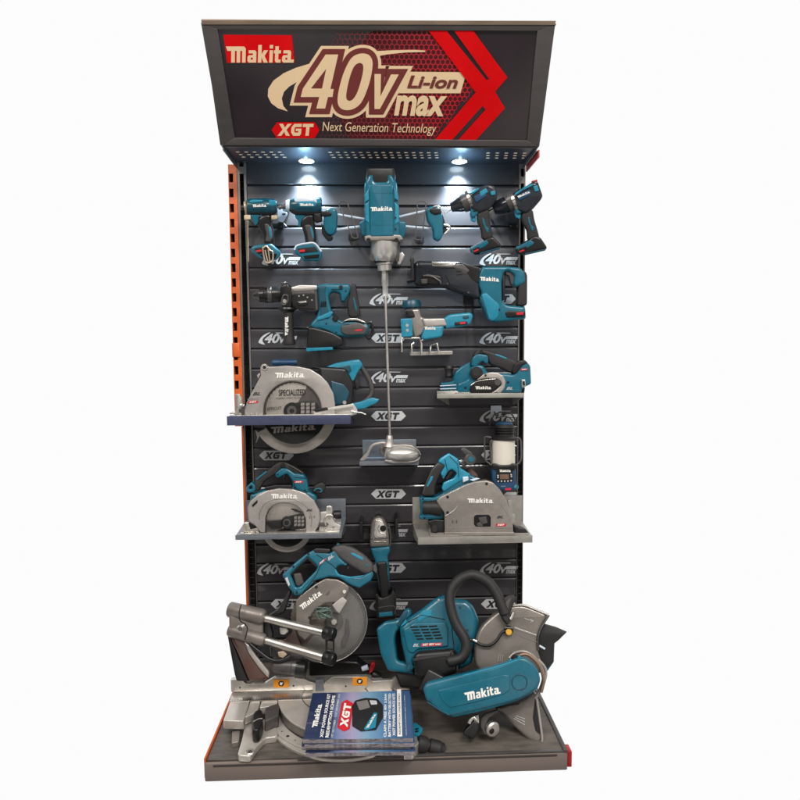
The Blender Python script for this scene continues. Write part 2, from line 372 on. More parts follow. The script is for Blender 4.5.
# ------------------------------------------------------------------ header sign
A0 = cr(190, 10, .25); A1 = cr(200, 10, .15); A2 = cr(310, 10, .15); A3 = cr(370, 10, .25)
bot = Vector((0, -.1845, 1.8785)); top = Vector((0, -.349, 2.1659)); ez = (top-bot).normalized(); HN = Vector((1, 0, 0)).cross(ez); HN = -HN if HN.y > 0 else HN
HP = Pl(bot, HN, (1, 0, 0))
sign = thing('header_sign', 'dark sloping header sign with big cream 40V lettering and red chevrons', 'sign', (0, -.1, ZC))
H = (top-bot).length
pts = [(.03, ZC), (-.186, ZC), (-.351, 2.168), (.03, 2.168)]
def xprism(pts, x0, x1):
    n = len(pts); V = [Vector((x0, y, z)) for y, z in pts]+[Vector((x1, y, z)) for y, z in pts]
    return V, [tuple(range(n)), tuple(range(2*n-1, n-1, -1))]+[(i, i+n, (i+1) % n+n, (i+1) % n) for i in range(n)]
part(sign, 'side_panel', FRAME, xprism([(.03, ZC+.003), (-.182, ZC+.003), (-.345, 2.164), (.03, 2.164)], -.5, -.488), smooth=False)
part(sign, 'side_panel', FRAME, xprism([(.03, ZC+.003), (-.182, ZC+.003), (-.345, 2.164), (.03, 2.164)], .488, .5), smooth=False)
part(sign, 'top_panel', TOPS, bx(-.502, .502, -.352, .03, 2.165, 2.169, .001), smooth=False)
part(sign, 'back_panel', BLK, bx(-.487, .487, .02, .03, ZC+.02, 2.16), smooth=False)
FO = [(200.8, 22.5), (555.5, 23.5), (538.8, 146.5), (222, 145.2)]
FI = [(217.5, 29.5), (537.5, 31), (527, 140.5), (234.5, 138)]
uo = [HP.uv(p) for p in FO]; ui = [HP.uv(p) for p in FI]
bars = []
for i in range(4):
    q = [FO[i], FO[(i+1) % 4], FI[(i+1) % 4], FI[i]]
    bars.append(S(q, HP.up(.004), .012, .0018, .0, res=2))
fp = part(sign, 'frame', FRAME, *bars)
part(sign, 'frame_strip', TOPS, S([(201, 20), (556, 20.8), (555, 25), (202, 24.5)], HP.up(.0065), .004, .001, 0))
face = part(sign, 'sign_face', FACE, S([(214, 28), (540, 29), (529, 142), (232, 140)], HP.up(-.003), .004, 0, 0), smooth=False)
L0 = HP.up(-.003)
# honeycomb print
HC = bpy.data.materials.new('honeycomb_print'); HC.use_nodes = True; nt = HC.node_tree; b_ = nt.nodes['Principled BSDF']
tc = nt.nodes.new('ShaderNodeTexCoord'); sp = nt.nodes.new('ShaderNodeSeparateXYZ'); nt.links.new(tc.outputs['Object'], sp.inputs[0])
rp = nt.nodes.new('ShaderNodeMapRange'); rp.inputs['From Min'].default_value = -.22; rp.inputs['From Max'].default_value = .22; nt.links.new(sp.outputs[0], rp.inputs[0])
mx = nt.nodes.new('ShaderNodeMix'); mx.data_type = 'RGBA'; mx.inputs['A'].default_value = lin((70, 44, 50)); mx.inputs['B'].default_value = lin((164, 16, 30)); nt.links.new(rp.outputs[0], mx.inputs['Factor'])
nt.links.new(mx.outputs['Result'], b_.inputs['Base Color']); nt.links.new(mx.outputs['Result'], b_.inputs['Emission Color']); b_.inputs['Emission Strength'].default_value = .06; b_.inputs['Roughness'].default_value = .4
hexbg = mat('dark_red_print', (66, 20, 24), .4, var=.25, scale=9, spec=.2)
def inpoly(p, q):
    c = False; n = len(q)
    for i in range(n):
        a, b = q[i-1], q[i]
        if (a[1] > p[1]) != (b[1] > p[1]) and p[0] < (b[0]-a[0])*(p[1]-a[1])/(b[1]-a[1])+a[0]: c = not c
    return c
reg = [HP.uv(p) for p in [(340, 30), (430, 31), (478, 84), (432, 140), (300, 139), (330, 112), (322, 60)]]
V = []; F = []; R = .0082; P1 = L0.up(.0014)
u0 = min(a[0] for a in reg); u1 = max(a[0] for a in reg); v0 = 0; v1 = H
dx = R*math.sqrt(3); dy = R*1.5; j = 0; y = v0
def hexring(x, y, ri):
    n = len(V)
    for rr in (R*.995, ri):
        for k in range(6):
            a = math.radians(30+60*k); V.append(P1.w(x+rr*math.cos(a), y+rr*math.sin(a)))
    for k in range(6): F.append((n+k, n+(k+1) % 6, n+6+(k+1) % 6, n+6+k))
while y < v1:
    x = u0+(dx/2 if j % 2 else 0)
    while x < u1:
        if inpoly((x, y), reg): hexring(x, y, R*(.93-.17*min(1, max(0, (x+.2)/.35))))
        x += dx
    y += dy; j += 1
part(face, 'honeycomb_print', HC, (V, F), smooth=False)
part(face, 'red_glow_print', hexbg, FL([(372, 31), (430, 32), (476, 84), (432, 139.5), (350, 139), (340, 118), (350, 60)], L0, .0006, 3), smooth=False)
# maker name on red
part(face, 'red_patch', REDS, FL([A1((155, 165))[0], A1((612, 168))[0], A1((630, 352))[0], A1((180, 352))[0]], L0, .0016), smooth=False)
part(face, 'maker_logo', CREAM, GL('MK', L0, A1((186, 351))[0], A1((628, 351))[0], 15.6, .2, lift=.0026), smooth=False)
# 40V
def loops(*ps): return ps
four = A2((104, 297), (188, 297), (136, 527), (158, 527), (150, 580), (120, 580), (101, 657), (42, 657), (62, 580), (-62, 580), (-48, 525))
fh = A2((6, 524), (80, 524), (108, 392))
zero = A2((330, 292), (385, 296), (413, 330), (416, 385), (395, 490), (352, 600), (310, 648), (255, 668), (205, 655), (184, 610), (195, 520), (228, 410), (275, 322))
zh = A2((325, 354), (350, 362), (355, 400), (338, 480), (310, 560), (278, 602), (248, 600), (242, 560), (262, 460), (292, 380))
vee = A2((430, 427), (473, 427), (470, 575), (540, 430), (592, 430), (466, 660), (430, 660))
def OFF(poly, off, lift, sm=False, hole=None):
    return S(poly, L0.up(lift), .0006, 0, 1.0, (hole,) if hole else (), sm, off=off)
def offpoly(loop, d):                      # straight offset outwards of an image-space loop (px)
    n = len(loop); area = sum(loop[i-1][0]*loop[i][1]-loop[i][0]*loop[i-1][1] for i in range(n)); sg = 1 if area > 0 else -1; out = []
    for i in range(n):
        a, b, c = Vector(loop[i-1]), Vector(loop[i]), Vector(loop[(i+1) % n]); d1 = (b-a).normalized(); d2 = (c-b).normalized()
        n1 = Vector((d1.y, -d1.x))*sg; n2 = Vector((d2.y, -d2.x))*sg; m_ = (n1+n2); l = max(.35, m_.length/2); m_.normalize()
        out.append(tuple(b+m_*min(d/l, d*2.2)))
    return out
zs = catm(zero, 4); zhs = catm(zh, 4)
ol = [four, zs, vee]
for i, q in enumerate(ol):
    part(face, 'outline_print', CREAM, FL(offpoly(q, 8.6), L0, .0020+.0001*i, .6), smooth=False)
for i, q in enumerate(ol):
    part(face, 'maroon_print', BRN, FL(offpoly(q, 5.6), L0, .0026+.0001*i, .6), smooth=False)
for i, (q, h_) in enumerate([(four, fh), (zs, zhs), (vee, None)]):
    part(face, 'numeral' if i < 2 else 'letter', CREAM, FL(q, L0, .0033+.0001*i, .3, holes=(h_,) if h_ else ()), smooth=False)
part(face, 'swoosh_print', CREAM, FL(A1((736, 356), (640, 385), (560, 420), (490, 470), (455, 525), (452, 575), (475, 622), (520, 655), (585, 676), (556, 640), (545, 590), (560, 545), (595, 510), (650, 478), (720, 440)), L0, .0012, 0), smooth=False)
part(face, 'swoosh_print', CREAM, FL(A2((420, 275), (560, 268), (700, 266), (768, 270), (768, 280), (640, 283), (520, 295), (440, 310)), L0, .0018, 0), smooth=False)
part(face, 'label_print', CREAM, FL(A3((160, 247), (386, 249), (362, 333), (100, 333), (130, 300)), L0, .0018, 0), smooth=False)
part(face, 'battery_type_text', BRN, TX('Li-ion', L0, A3((148, 313))[0], A3((350, 315))[0], 11.5, .25, .03, lift=.0034), smooth=False)
part(face, 'max_text', CREAM, TX('max', L0, A3((96, 424))[0], A3((304, 427))[0], 19, .2, .035, lift=.0034), smooth=False)
part(face, 'slogan_text', CREAM, TX('Next Generation Technology', L0, (322.5, 134), (436, 136), 11.5, .2, .0, lift=.0040), smooth=False)
for i, q in enumerate([A3((232, 80), (305, 82), (502, 326), (420, 326)), A3((335, 82), (412, 82), (550, 270), (502, 325), (440, 290), (476, 276)),
                       A3((425, 326), (502, 326), (322, 527), (252, 527)), A3((500, 326), (540, 393), (418, 527), (346, 527), (462, 398), (440, 372))]):
    part(face, 'chevron_print', REDS, FL(q, L0, .0042+.0002*i, 0), smooth=False)
part(face, 'red_hexagon', REDS, FL([(271.5, 130), (277, 122.3), (315, 122.3), (319.5, 130), (314.5, 138.2), (277, 138.2)], L0, .0048, .4), smooth=False)
part(face, 'logo_letters', CREAM, GL('XG', L0, (277.5, 135.8), (314.5, 135.8), 11.2, .25, lift=.006), smooth=False)
# ------------------------------------------------------------------ slat prints
def swooshmark(cx, cy, full=True):
    x0 = cx-19; y0 = cy
    a = FL([(x0+0, y0+4), (x0+3, y0-1), (x0+8, y0-4.5), (x0+12, y0-5.6), (x0+8, y0-2.6), (x0+4.5, y0+.5), (x0+4.2, y0+3.6), (x0+6.2, y0+6.5), (x0+2, y0+5.6)], 0, .0006, 0, True)
    b = TX('40', 0, (x0+6, y0+5.2), (x0+21.5, y0+5.2), 9.6, .3, .03, lift=.0010)
    c = TX('V', 0, (x0+21.3, y0+5.2), (x0+27.2, y0+5.2), 6.2, .3, .05, lift=.0014)
    d = FL([(x0+27, y0-1.9), (x0+38.6, y0-1.9), (x0+37.6, y0+1.2), (x0+25.6, y0+1.2)], 0, .0008, 0)
    e = TX('max', 0, (x0+26.5, y0+5.6), (x0+36.5, y0+5.6), 3.8, .25, .03, lift=.0010)
    f_ = FL([(x0+17, y0-5.4), (x0+31, y0-5.2), (x0+31, y0-4.7), (x0+18, y0-4.6)], 0, .0007, 0)
    return [a, b, c, d, e, f_]
def decal(kind, cx, cy):
    if kind == 'V':
        o = part(stand, 'voltage_print', GPR, *swooshmark(cx, cy), smooth=False)
    else:
        o = part(stand, 'hexagon_print', GPR, FL([(cx-17.5, cy), (cx-12.5, cy-4.8), (cx+13.5, cy-4.8), (cx+17.5, cy), (cx+12.5, cy+4.8), (cx-12.5, cy+4.8)], 0, .0006, .4), smooth=False)
        part(o, 'logo_letters', BLKP, GL('XG', 0, (cx-12.4, cy+3.4), (cx+11.2, cy+3.4), 6.8, .3, lift=.0022), smooth=False)
for i, cy in enumerate([259, 299, 338, 377, 416, 455, 494, 531, 568, 604]):
    decal('V' if i % 2 == 0 else 'X', 498.5, cy)
    if i: decal('V' if i % 2 else 'X', 388.5, cy)
for k_, cx, cy in [('V', 281, 259), ('V', 277.5, 338), ('X', 276.5, 455.5), ('V', 276, 569), ('X', 288, 604)]: decal(k_, cx, cy)

# ------------------------------------------------------------------ shelves
def shelf(name, label, x0, x1, ytop, lip, Yf, M, back=.05, slot=None, bxl=None, bxr=None):
    a = W(x0, ytop, Yf); b = W(x1, ytop, Yf); z1 = (a.z+b.z)/2; zl = z1-lip*mpp(Yf)
    t = thing(name, label, 'shelf', ((a.x+b.x)/2, 0, z1), 'metal shelves hooked on the slatwall')
    X0, X1 = a.x, b.x; B0 = X0 if bxl is None else bxl; B1 = X1 if bxr is None else bxr
    th = .002
    def quad(pts, d):
        V = [Vector(p) for p in pts]+[Vector(p)+Vector(d) for p in pts]; n = len(pts)
        return V, [tuple(range(n)), tuple(range(2*n-1, n-1, -1))]+[(i, (i+1) % n, (i+1) % n+n, i+n) for i in range(n)]
    zf = z1-.004
    fl = []
    Ys = [Yf+.003, 0-.003]
    def row(y0, y1, xa=0, xb=1):
        def xx(y, s): t_ = (y-Yf)/(0-Yf); l = X0+(B0-X0)*t_; r = X1+(B1-X1)*t_; return l+(r-l)*s
        return quad([(xx(y0, xa), y0, zf), (xx(y0, xb), y0, zf), (xx(y1, xb), y1, zf), (xx(y1, xa), y1, zf)], (0, 0, -th))
    if slot:
        s0, s1, xa, xb = slot
        fl += [row(Ys[0], s0), row(s1, Ys[1]), row(s0, s1, 0, xa), row(s0, s1, xb, 1)]
    else: fl.append(row(*Ys))
    part(t, 'shelf_floor', M, *fl, smooth=False)
    part(t, 'front_lip', M, bx(X0, X1, Yf, Yf+.003, zl, z1, .0008))
    part(t, 'back_plate', M, bx(B0, B1, -.0046, -.0016, zf-.002, zf+back, .0008))
    g = []
    for xs, xe in ((X0, B0), (X1, B1)):
        g.append(quad([(xs+(.001 if xs == X0 else -.003), Yf+.004, zf-.003), (xe+(.001 if xs == X0 else -.003), -.006, zf-.003), (xe+(.001 if xs == X0 else -.003), -.006, zf-.045), (xs+(.001 if xs == X0 else -.003), Yf+.004, zl+.001)], (.002, 0, 0)))
    part(t, 'side_bracket', M, g[0], smooth=False); part(t, 'side_bracket', M, g[1], smooth=False)
    return t, z1
K = cr(222, 355, .1875); C2 = cr(230, 455, .15); PS = cr(405, 440, .1625); PLc = cr(435, 340, .1375); PD = cr(340, 420, .125)
sh1, zs1 = shelf('wall_shelf', 'blue-grey shelf with a deep front lip, carrying the large circular saw', 226.7, 350.5, 415.6, 9.2, -.2, SHB, slot=(-.165, -.10, .2, .88), back=.02)
sh2, zs2 = shelf('wall_shelf', 'steel-grey shelf carrying the smaller circular saw at lower left', 235.2, 341.5, 534.2, 5.0, -.2, SHS, slot=(-.165, -.09, .17, .82), back=.072, bxl=W(246, 518, 0).x, bxr=W(346, 518, 0).x)
sh3, zs3 = shelf('wall_shelf', 'warm silver shelf carrying the grey plunge saw at lower right', 418, 532.5, 536.4, 7.6, -.19, SHW, back=.095, bxl=W(412.5, 520, 0).x, bxr=W(522, 520, 0).x)
sh4, zs4 = shelf('wall_shelf', 'narrow silver shelf carrying the belt planer at right', 437, 523.5, 393.4, 4.6, -.14, SHW, back=.015, bxl=W(448, 390, 0).x, bxr=W(513, 390, 0).x)
sh5, zs5 = shelf('wall_shelf', 'small grey shelf under the silver mixing paddle', 359.3, 418.8, 461, 4.4, -.11, SHS, back=.062, bxl=W(362.5, 450, 0).x, bxr=W(416, 450, 0).x)
# ------------------------------------------------------------------ world: white studio behind, dim store in front, bright patches added for highlights
w = bpy.data.worlds.new('World'); SC.world = w; w.use_nodes = True; nt = w.node_tree; N = nt.nodes; L = nt.links
bg = N['Background']; tc = N.new('ShaderNodeTexCoord'); sp = N.new('ShaderNodeSeparateXYZ'); L.new(tc.outputs['Generated'], sp.inputs[0])
r1 = N.new('ShaderNodeMapRange'); r1.interpolation_type = 'SMOOTHSTEP'; r1.inputs['From Min'].default_value = .03; r1.inputs['From Max'].default_value = .30; L.new(sp.outputs[1], r1.inputs[0])
nz = N.new('ShaderNodeTexNoise'); nz.inputs['Scale'].default_value = 3.2; nz.inputs['Detail'].default_value = 2; L.new(tc.outputs['Generated'], nz.inputs[0])
r2 = N.new('ShaderNodeMapRange'); r2.inputs['From Min'].default_value = .5; r2.inputs['From Max'].default_value = .64; L.new(nz.outputs[0], r2.inputs[0])
m1 = N.new('ShaderNodeMix'); m1.data_type = 'RGBA'; m1.inputs['A'].default_value = (.05, .048, .047, 1); m1.inputs['B'].default_value = (1.5, 1.42, 1.34, 1); r3 = N.new('ShaderNodeMapRange'); r3.interpolation_type = 'SMOOTHSTEP'; r3.inputs['From Min'].default_value = .35; r3.inputs['From Max'].default_value = .7; r3.inputs['To Max'].default_value = .55; L.new(sp.outputs[2], r3.inputs[0])
mxx = N.new('ShaderNodeMath'); mxx.operation = 'MAXIMUM'; L.new(r2.outputs[0], mxx.inputs[0]); L.new(r3.outputs[0], mxx.inputs[1]); L.new(mxx.outputs[0], m1.inputs['Factor'])
m2 = N.new('ShaderNodeMix'); m2.data_type = 'RGBA'; m2.inputs['B'].default_value = (.98, .98, .98, 1); L.new(m1.outputs['Result'], m2.inputs['A']); L.new(r1.outputs[0], m2.inputs['Factor'])
L.new(m2.outputs['Result'], bg.inputs['Color']); bg.inputs['Strength'].default_value = 1
def area(nm, e, loc, tgt, sx, sy, c):
    d = bpy.data.lights.new(nm, 'AREA'); d.shape = 'RECTANGLE'; d.size = sx; d.size_y = sy; d.energy = e; d.color = c
    o = bpy.data.objects.new(nm, d); COL.objects.link(o); o.location = loc; o.rotation_euler = (Vector(tgt)-Vector(loc)).to_track_quat('-Z', 'Y').to_euler(); return o
area('ceiling_lamp', 76, (.9, -2.6, 3.3), (0, -.2, .9), 1.6, .35, (1, .965, .92))
area('ceiling_lamp', 40, (-1.5, -2.2, 3.1), (0, -.2, .8), 1.2, .35, (1, .96, .91))
SC.view_settings.view_transform = 'Standard'; SC.view_settings.look = 'None'; SC.view_settings.exposure = 0; SC.view_settings.gamma = 1
Dv = cr(240, 180, .125); Mx = cr(330, 150, .15); Rr = cr(445, 170, .1375); Hh = cr(245, 270, .1625); Jj = cr(395, 240, .175)
def at(p, Y): return W(p[0], p[1], Y)
def logo(root, Y, a, b, h, M=None, yt=None, lift=.0014, shear=.2): return part(root, 'maker_logo', M or WHT, GL('MK', Y, a, b, h, shear, yt, lift), smooth=False)
def badge(root, Y, q, lift=.0012, txt=True):    # q: bottom-left, bottom-right, top-left (px)
    bl, br, tl = q; tr = (br[0]+tl[0]-bl[0], br[1]+tl[1]-bl[1])
    o = part(root, 'badge', REDP, FL([bl, br, tr, tl], Y, lift, .5), smooth=False)
    if txt:
        c0 = (bl[0]+(br[0]-bl[0])*.14+(tl[0]-bl[0])*.2, bl[1]+(br[1]-bl[1])*.14+(tl[1]-bl[1])*.2); c1 = (bl[0]+(br[0]-bl[0])*.86+(tl[0]-bl[0])*.2, bl[1]+(br[1]-bl[1])*.86+(tl[1]-bl[1])*.2)
        part(o, 'badge_letters', WHT, GL('XG', Y, c0, c1, math.dist(bl, tl)*.6, .3, lift=lift+.0014), smooth=False)
def screws(root, Y, pts, r=.8, M=None, lift=.001):
    part(root, 'screw', M or BLK, *[DISC(p, r, pl(Y).up(lift), .002, seg=12) for p in pts]) if len(pts) == 1 else [part(root, 'screw', M or BLK, DISC(p, r, pl(Y).up(lift), .002, seg=12)) for p in pts]
def prong(label, px, py, Yt, n=2, gap=6, M=None, nm='display_hook', drop=0):
    t = thing(nm, label, 'hook', tuple(W(px, py, 0)), 'hooks holding tools on the slatwall')
    part(t, 'hook_plate', M or BLK, S([(px-gap/2-2, py-3), (px+gap/2+2, py-3), (px+gap/2+2, py+3), (px-gap/2-2, py+3)], -.003, .003, .0008, .5))
    for i in range(n):
        x = px-gap/2+gap*i/(max(1, n-1)); part(t, 'prong', M or BLK, tube([W(x, py, -.003), W(x, py, Yt)], .003, 8))
    return t
PW_ = cr(460, 580, .15); LN = cr(475, 400, .125); GG = cr(350, 510, .13746); MS = cr(260, 530, .1875); MR = cr(220, 590, .15); MB = cr(200, 665, .1625); BR = cr(295, 665, .2); PC = cr(370, 570, .15); PF = cr(410, 650, .2125)

# ---------------------------------------------------------------- small impact driver, far left
Y = -.11
FR(268, 225, Y)
t = thing('impact_driver', 'small dark teal impact driver at far left with tan belt hook', 'impact driver', tuple(W(268, 262, -.08)), 'cordless drivers hanging from the slatwall')
hs = part(t, 'housing', TEALD, LA(*Dv((52, 215), (296, 212)), -.085, [(0, 5), (.03, 6.4), (.2, 7), (.6, 7.2), (.9, 6.8), (1, 5.2)], 24))
part(t, 'lower_housing', BLK, S(Dv((70, 225), (295, 222), (298, 262), (240, 285), (92, 275), (68, 250)), Y+.008, .045, .012, 2))
part(t, 'clip', TEALL, S(Dv((70, 172), (100, 156), (180, 160), (182, 178), (90, 186)), Y-.001, .03, .006, 1)); part(t, 'clip', TEALL, S(Dv((228, 162), (282, 160), (288, 205), (235, 205)), Y-.001, .03, .006, 1))
part(t, 'nose_ring', TAN, LA(*Dv((34, 222), (58, 220)), -.085, [(0, 3), (.12, 5.2), (.6, 5.6), (1, 5)], 22))
part(t, 'bit_socket', BLK, LA(*Dv((8, 224), (36, 222)), -.085, [(0, 1.6), (.2, 2.2), (1, 2.4)], 14))
logo(t, Y-.001, Dv((100, 217))[0], Dv((212, 214))[0], 2.8)
part(t, 'trigger_guard', TEAL, S(Dv((80, 274), (200, 274), (207, 308), (180, 340), (140, 352), (124, 368), (108, 340), (86, 300)), Y+.012, .035, .007, 2))
part(t, 'trigger', BLK, S(Dv((150, 286), (178, 292), (165, 322), (146, 312)), Y+.008, .02, .003, 1))
gr = part(t, 'handle', BLK, S(Dv((150, 300), (200, 272), (245, 278), (252, 345), (268, 400), (276, 535), (196, 550), (186, 450), (150, 380), (138, 345)), Y+.006, .042, .014, 3))
part(gr, 'grip_highlight', GRIP, S(Dv((195, 348), (226, 350), (256, 395), (262, 470), (238, 502), (200, 492), (212, 430), (196, 380)), Y+.002, .02, .009, 3)); part(gr, 'grip_stripe', TEALL, S(Dv((222, 362), (240, 380), (254, 440), (244, 478), (236, 430)), Y+.0008, .006, .002, 1))  # lighter grey piece is the grip's highlight, put in as colour
ft = part(t, 'battery_mount', TEAL, S(Dv((84, 540), (125, 520), (250, 508), (322, 572), (325, 605), (290, 642), (205, 645), (150, 625), (96, 580)), Y-.008, .06, .01, 2))
part(ft, 'terminal_bay', HOLE, S(Dv((150, 600), (250, 585), (300, 590), (285, 628), (200, 632)), Y-.0085, .01, .002, 1)); part(ft, 'control_panel', BLK, S(Dv((112, 548), (235, 530), (262, 572), (145, 596)), Y-.0095, .006, .002, 1))
badge(ft, Y-.010, Dv((128, 578), (172, 572), (126, 562)), txt=False)
hk = part(t, 'belt_hook', TAN, TB(Dv((192, 540), (182, 552), (198, 640), (214, 662), (240, 660), (262, 640), (262, 578), (236, 560), (212, 530), (192, 540)), Y-.012, .75), TB(Dv((200, 560), (222, 655)), Y-.012, .7), TB(Dv((225, 555), (240, 655)), Y-.012, .6), label='tan wire belt hook')
FR()
hk_ = thing('driver_holder', 'tan padded holder with a thin upright rod supporting the far left driver', 'holder', tuple(W(250, 218, -.01)))
part(hk_, 'pad', TAN, S(Dv((30, 280), (84, 278), (86, 316), (32, 320)), -.12, .012, .003, 1)); part(hk_, 'pad', TAN, S(Dv((248, 282), (298, 280), (300, 314), (250, 318)), -.12, .012, .003, 1))
part(hk_, 'rod', TAN, TB(Dv((64, 318), (66, 655)), -.03, .7)); part(hk_, 'arm', BLK, tube([W(*Dv((58, 298))[0], -.11), W(*Dv((60, 298))[0], -.002)], .003, 8)); part(hk_, 'arm', BLK, tube([W(*Dv((275, 298))[0], -.11), W(*Dv((272, 298))[0], -.002)], .003, 8))
# ---------------------------------------------------------------- second impact wrench
FR(308, 225, Y)
t = thing('impact_wrench', 'pale-nosed teal impact wrench, second tool from the left in the top row', 'impact wrench', tuple(W(308, 262, -.08)), 'cordless drivers hanging from the slatwall')
part(t, 'housing', TEALD, LA(*Dv((392, 210), (656, 205)), -.085, [(0, 4.5), (.08, 6), (.25, 7.4), (.8, 8), (.97, 7.4), (1, 5.8)], 26))
part(t, 'clip', WPL, S(Dv((430, 152), (470, 140), (520, 140), (560, 150), (635, 146), (650, 168), (640, 205), (600, 200), (560, 172), (440, 178)), Y-.002, .03, .007, 1), label='pale reinforcing clip on the housing')
part(t, 'clip', TEALL, S(Dv((460, 172), (600, 168), (612, 195), (600, 216), (470, 216)), Y-.005, .02, .006, 1)); part(t, 'clip', TEALL, S(Dv((612, 150), (642, 150), (648, 190), (616, 190)), Y-.004, .02, .004, 1))
part(t, 'nose_ring', WPL, LA(*Dv((364, 205), (398, 205)), -.085, [(0, 3.2), (.15, 4.6), (.7, 5.2), (1, 5)], 22)); part(t, 'socket_tip', GRAP, LA(*Dv((306, 222), (366, 212)), -.085, [(0, 1.5), (.3, 2), (.35, 1.5), (.6, 1.5), (.65, 2.3), (1, 2.4)], 14))
part(t, 'lower_housing', BLK, S(Dv((392, 225), (655, 222), (656, 262), (600, 282), (430, 275), (396, 250)), Y+.006, .05, .012, 2))
logo(t, Y-.005, Dv((478, 208))[0], Dv((590, 206))[0], 2.6)
part(t, 'trigger_guard', TEAL, S(Dv((440, 274), (545, 274), (548, 305), (505, 330), (482, 378), (464, 372), (466, 322), (440, 300)), Y+.012, .035, .006, 2))
gr = part(t, 'handle', BLK, S(Dv((500, 300), (545, 272), (588, 278), (592, 350), (602, 400), (610, 530), (530, 545), (518, 450), (498, 385), (480, 350)), Y+.006, .042, .014, 3))
part(gr, 'grip_highlight', GRIP, S(Dv((515, 360), (560, 352), (590, 400), (598, 470), (580, 505), (545, 495), (538, 430), (520, 385)), Y+.002, .02, .009, 3)); part(gr, 'grip_stripe', TEALL, S(Dv((560, 362), (576, 380), (590, 440), (585, 480), (572, 430)), Y+.0008, .006, .002, 1))  # grey piece on the handle draws its highlight
part(gr, 'switch_block', BLK, S(Dv((590, 268), (655, 262), (660, 330), (612, 345), (588, 320)), Y+.004, .03, .006, 1))
ft = part(t, 'battery_mount', TEAL, S(Dv((425, 548), (450, 522), (530, 503), (600, 502), (655, 572), (657, 620), (622, 648), (510, 648), (488, 620), (440, 590)), Y-.008, .06, .01, 2))
part(ft, 'mount_rim', WPL, TB(Dv((436, 560), (455, 526), (530, 508), (598, 508), (650, 572)), Y-.007, .9)); part(ft, 'control_panel', BLK, S(Dv((458, 548), (600, 532), (628, 572), (480, 588)), Y-.0095, .006, .002, 1)); part(ft, 'terminal_bay', HOLE, S(Dv((505, 606), (640, 592), (630, 628), (520, 636)), Y-.0085, .01, .002, 1))
badge(ft, Y-.010, Dv((474, 578), (520, 572), (472, 560)), txt=False)
FR()
t = thing('tool_bracket', 'pale plastic bracket between the two drivers at upper left', 'bracket', tuple(W(283, 218, -.01)))
part(t, 'bracket_plate', WPL, S(Dv((300, 228), (328, 218), (345, 250), (372, 254), (380, 272), (346, 338), (312, 330), (300, 300)), -.055, .004, .001, 1)); part(t, 'bracket_slot', BLK, S(Dv((336, 268), (362, 266), (362, 278), (337, 280)), -.056, .002, .0005, .4)); part(t, 'bracket_arm', WPL, bx(W(282, 0, 0).x, W(286, 0, 0).x, -.054, -.002, W(0, 212, 0).z, W(0, 208, 0).z, .001))
part(t, 'bracket_base', BLK, S(Dv((250, 340), (345, 335), (385, 378), (250, 385)), -.02, .016, .004, 2))
for lab, px, py in [('black hook behind the far left driver', 268, 215), ('black hook behind the second driver from the left', 310, 215)]: prong(lab, px, py, -.07)

# ---------------------------------------------------------------- paddle mixer
Y = -.15
FR(384, 215, Y, .5)
t = thing('paddle_mixer', 'large teal paddle mixer hanging at top centre with its long steel shaft pointing down', 'mixer', tuple(W(384, 235, -.09)))
part(t, 'top_cap', BLK, S(Mx((238, 190), (246, 112), (428, 112), (440, 180), (430, 300), (245, 300)), Y+.012, .095, .012, 1.5))
part(t, 'motor_housing', TEAL, S(Mx((228, 225), (256, 160), (290, 160), (296, 208), (378, 208), (382, 160), (414, 158), (446, 215), (458, 330), (464, 470), (470, 585), (235, 590), (228, 420)), Y+.008, .10, .016, 2))
mp_ = part(t, 'front_panel', TEAL, S(Mx((262, 228), (418, 226), (426, 575), (268, 578)), Y, .03, .007, 1.5))
part(mp_, 'panel_seam', TEALD, S(Mx((347, 250), (349, 250), (350, 370), (348, 370)), Y-.0003, .002, 0, 0), S(Mx((349, 420), (351, 420), (352, 550), (350, 550)), Y-.0003, .002, 0, 0), *[S(Mx((266, v), (424, v-1), (424, v+1), (266, v+2)), Y-.0003, .002, 0, 0) for v in (288, 500)])
part(t, 'cooling_fin', TEALL, S(Mx((232, 300), (258, 255), (260, 280), (262, 330), (234, 350)), Y+.004, .02, .004, .6)); part(t, 'cooling_fin', TEALL, S(Mx((424, 245), (448, 280), (456, 340), (428, 320)), Y+.004, .02, .004, .6))
part(t, 'cooling_fin', TEALL, S(Mx((234, 360), (262, 340), (266, 500), (236, 470)), Y+.006, .02, .004, .6)); part(t, 'cooling_fin', TEALL, S(Mx((428, 345), (456, 372), (462, 480), (432, 500)), Y+.006, .02, .004, .6))
logo(t, Y, Mx((272, 408))[0], Mx((418, 404))[0], 4.8, yt=Mx((270, 379))[0])
for q in [(435, 335), (437, 450), (438, 525)]: screws(t, Y+.004, Mx(q), .9)
part(t, 'side_block', TEAL, S(Mx((192, 485), (230, 458), (262, 470), (262, 575), (215, 572)), Y+.03, .05, .01, 1.5)); part(t, 'side_block', TEAL, S(Mx((450, 470), (506, 478), (506, 540), (486, 592), (450, 580)), Y+.03, .05, .01, 1.5))
part(t, 'collar_plate', ALUD, S(Mx((228, 575), (262, 566), (430, 562), (470, 566), (492, 598), (452, 612), (440, 600), (265, 605), (250, 615), (232, 600)), Y+.002, .08, .006, 1))
for u in (257, 443): screws(t, Y+.002, Mx((u, 600)), 2.2)
a, b = Mx((365, 610), (360, 745)); part(t, 'gear_neck', TURN, LA(a, b, Y+.05, [(0, 13.6), (.3, 13.2), (.62, 12.6), (.9, 10.5), (1, 9)], 36))
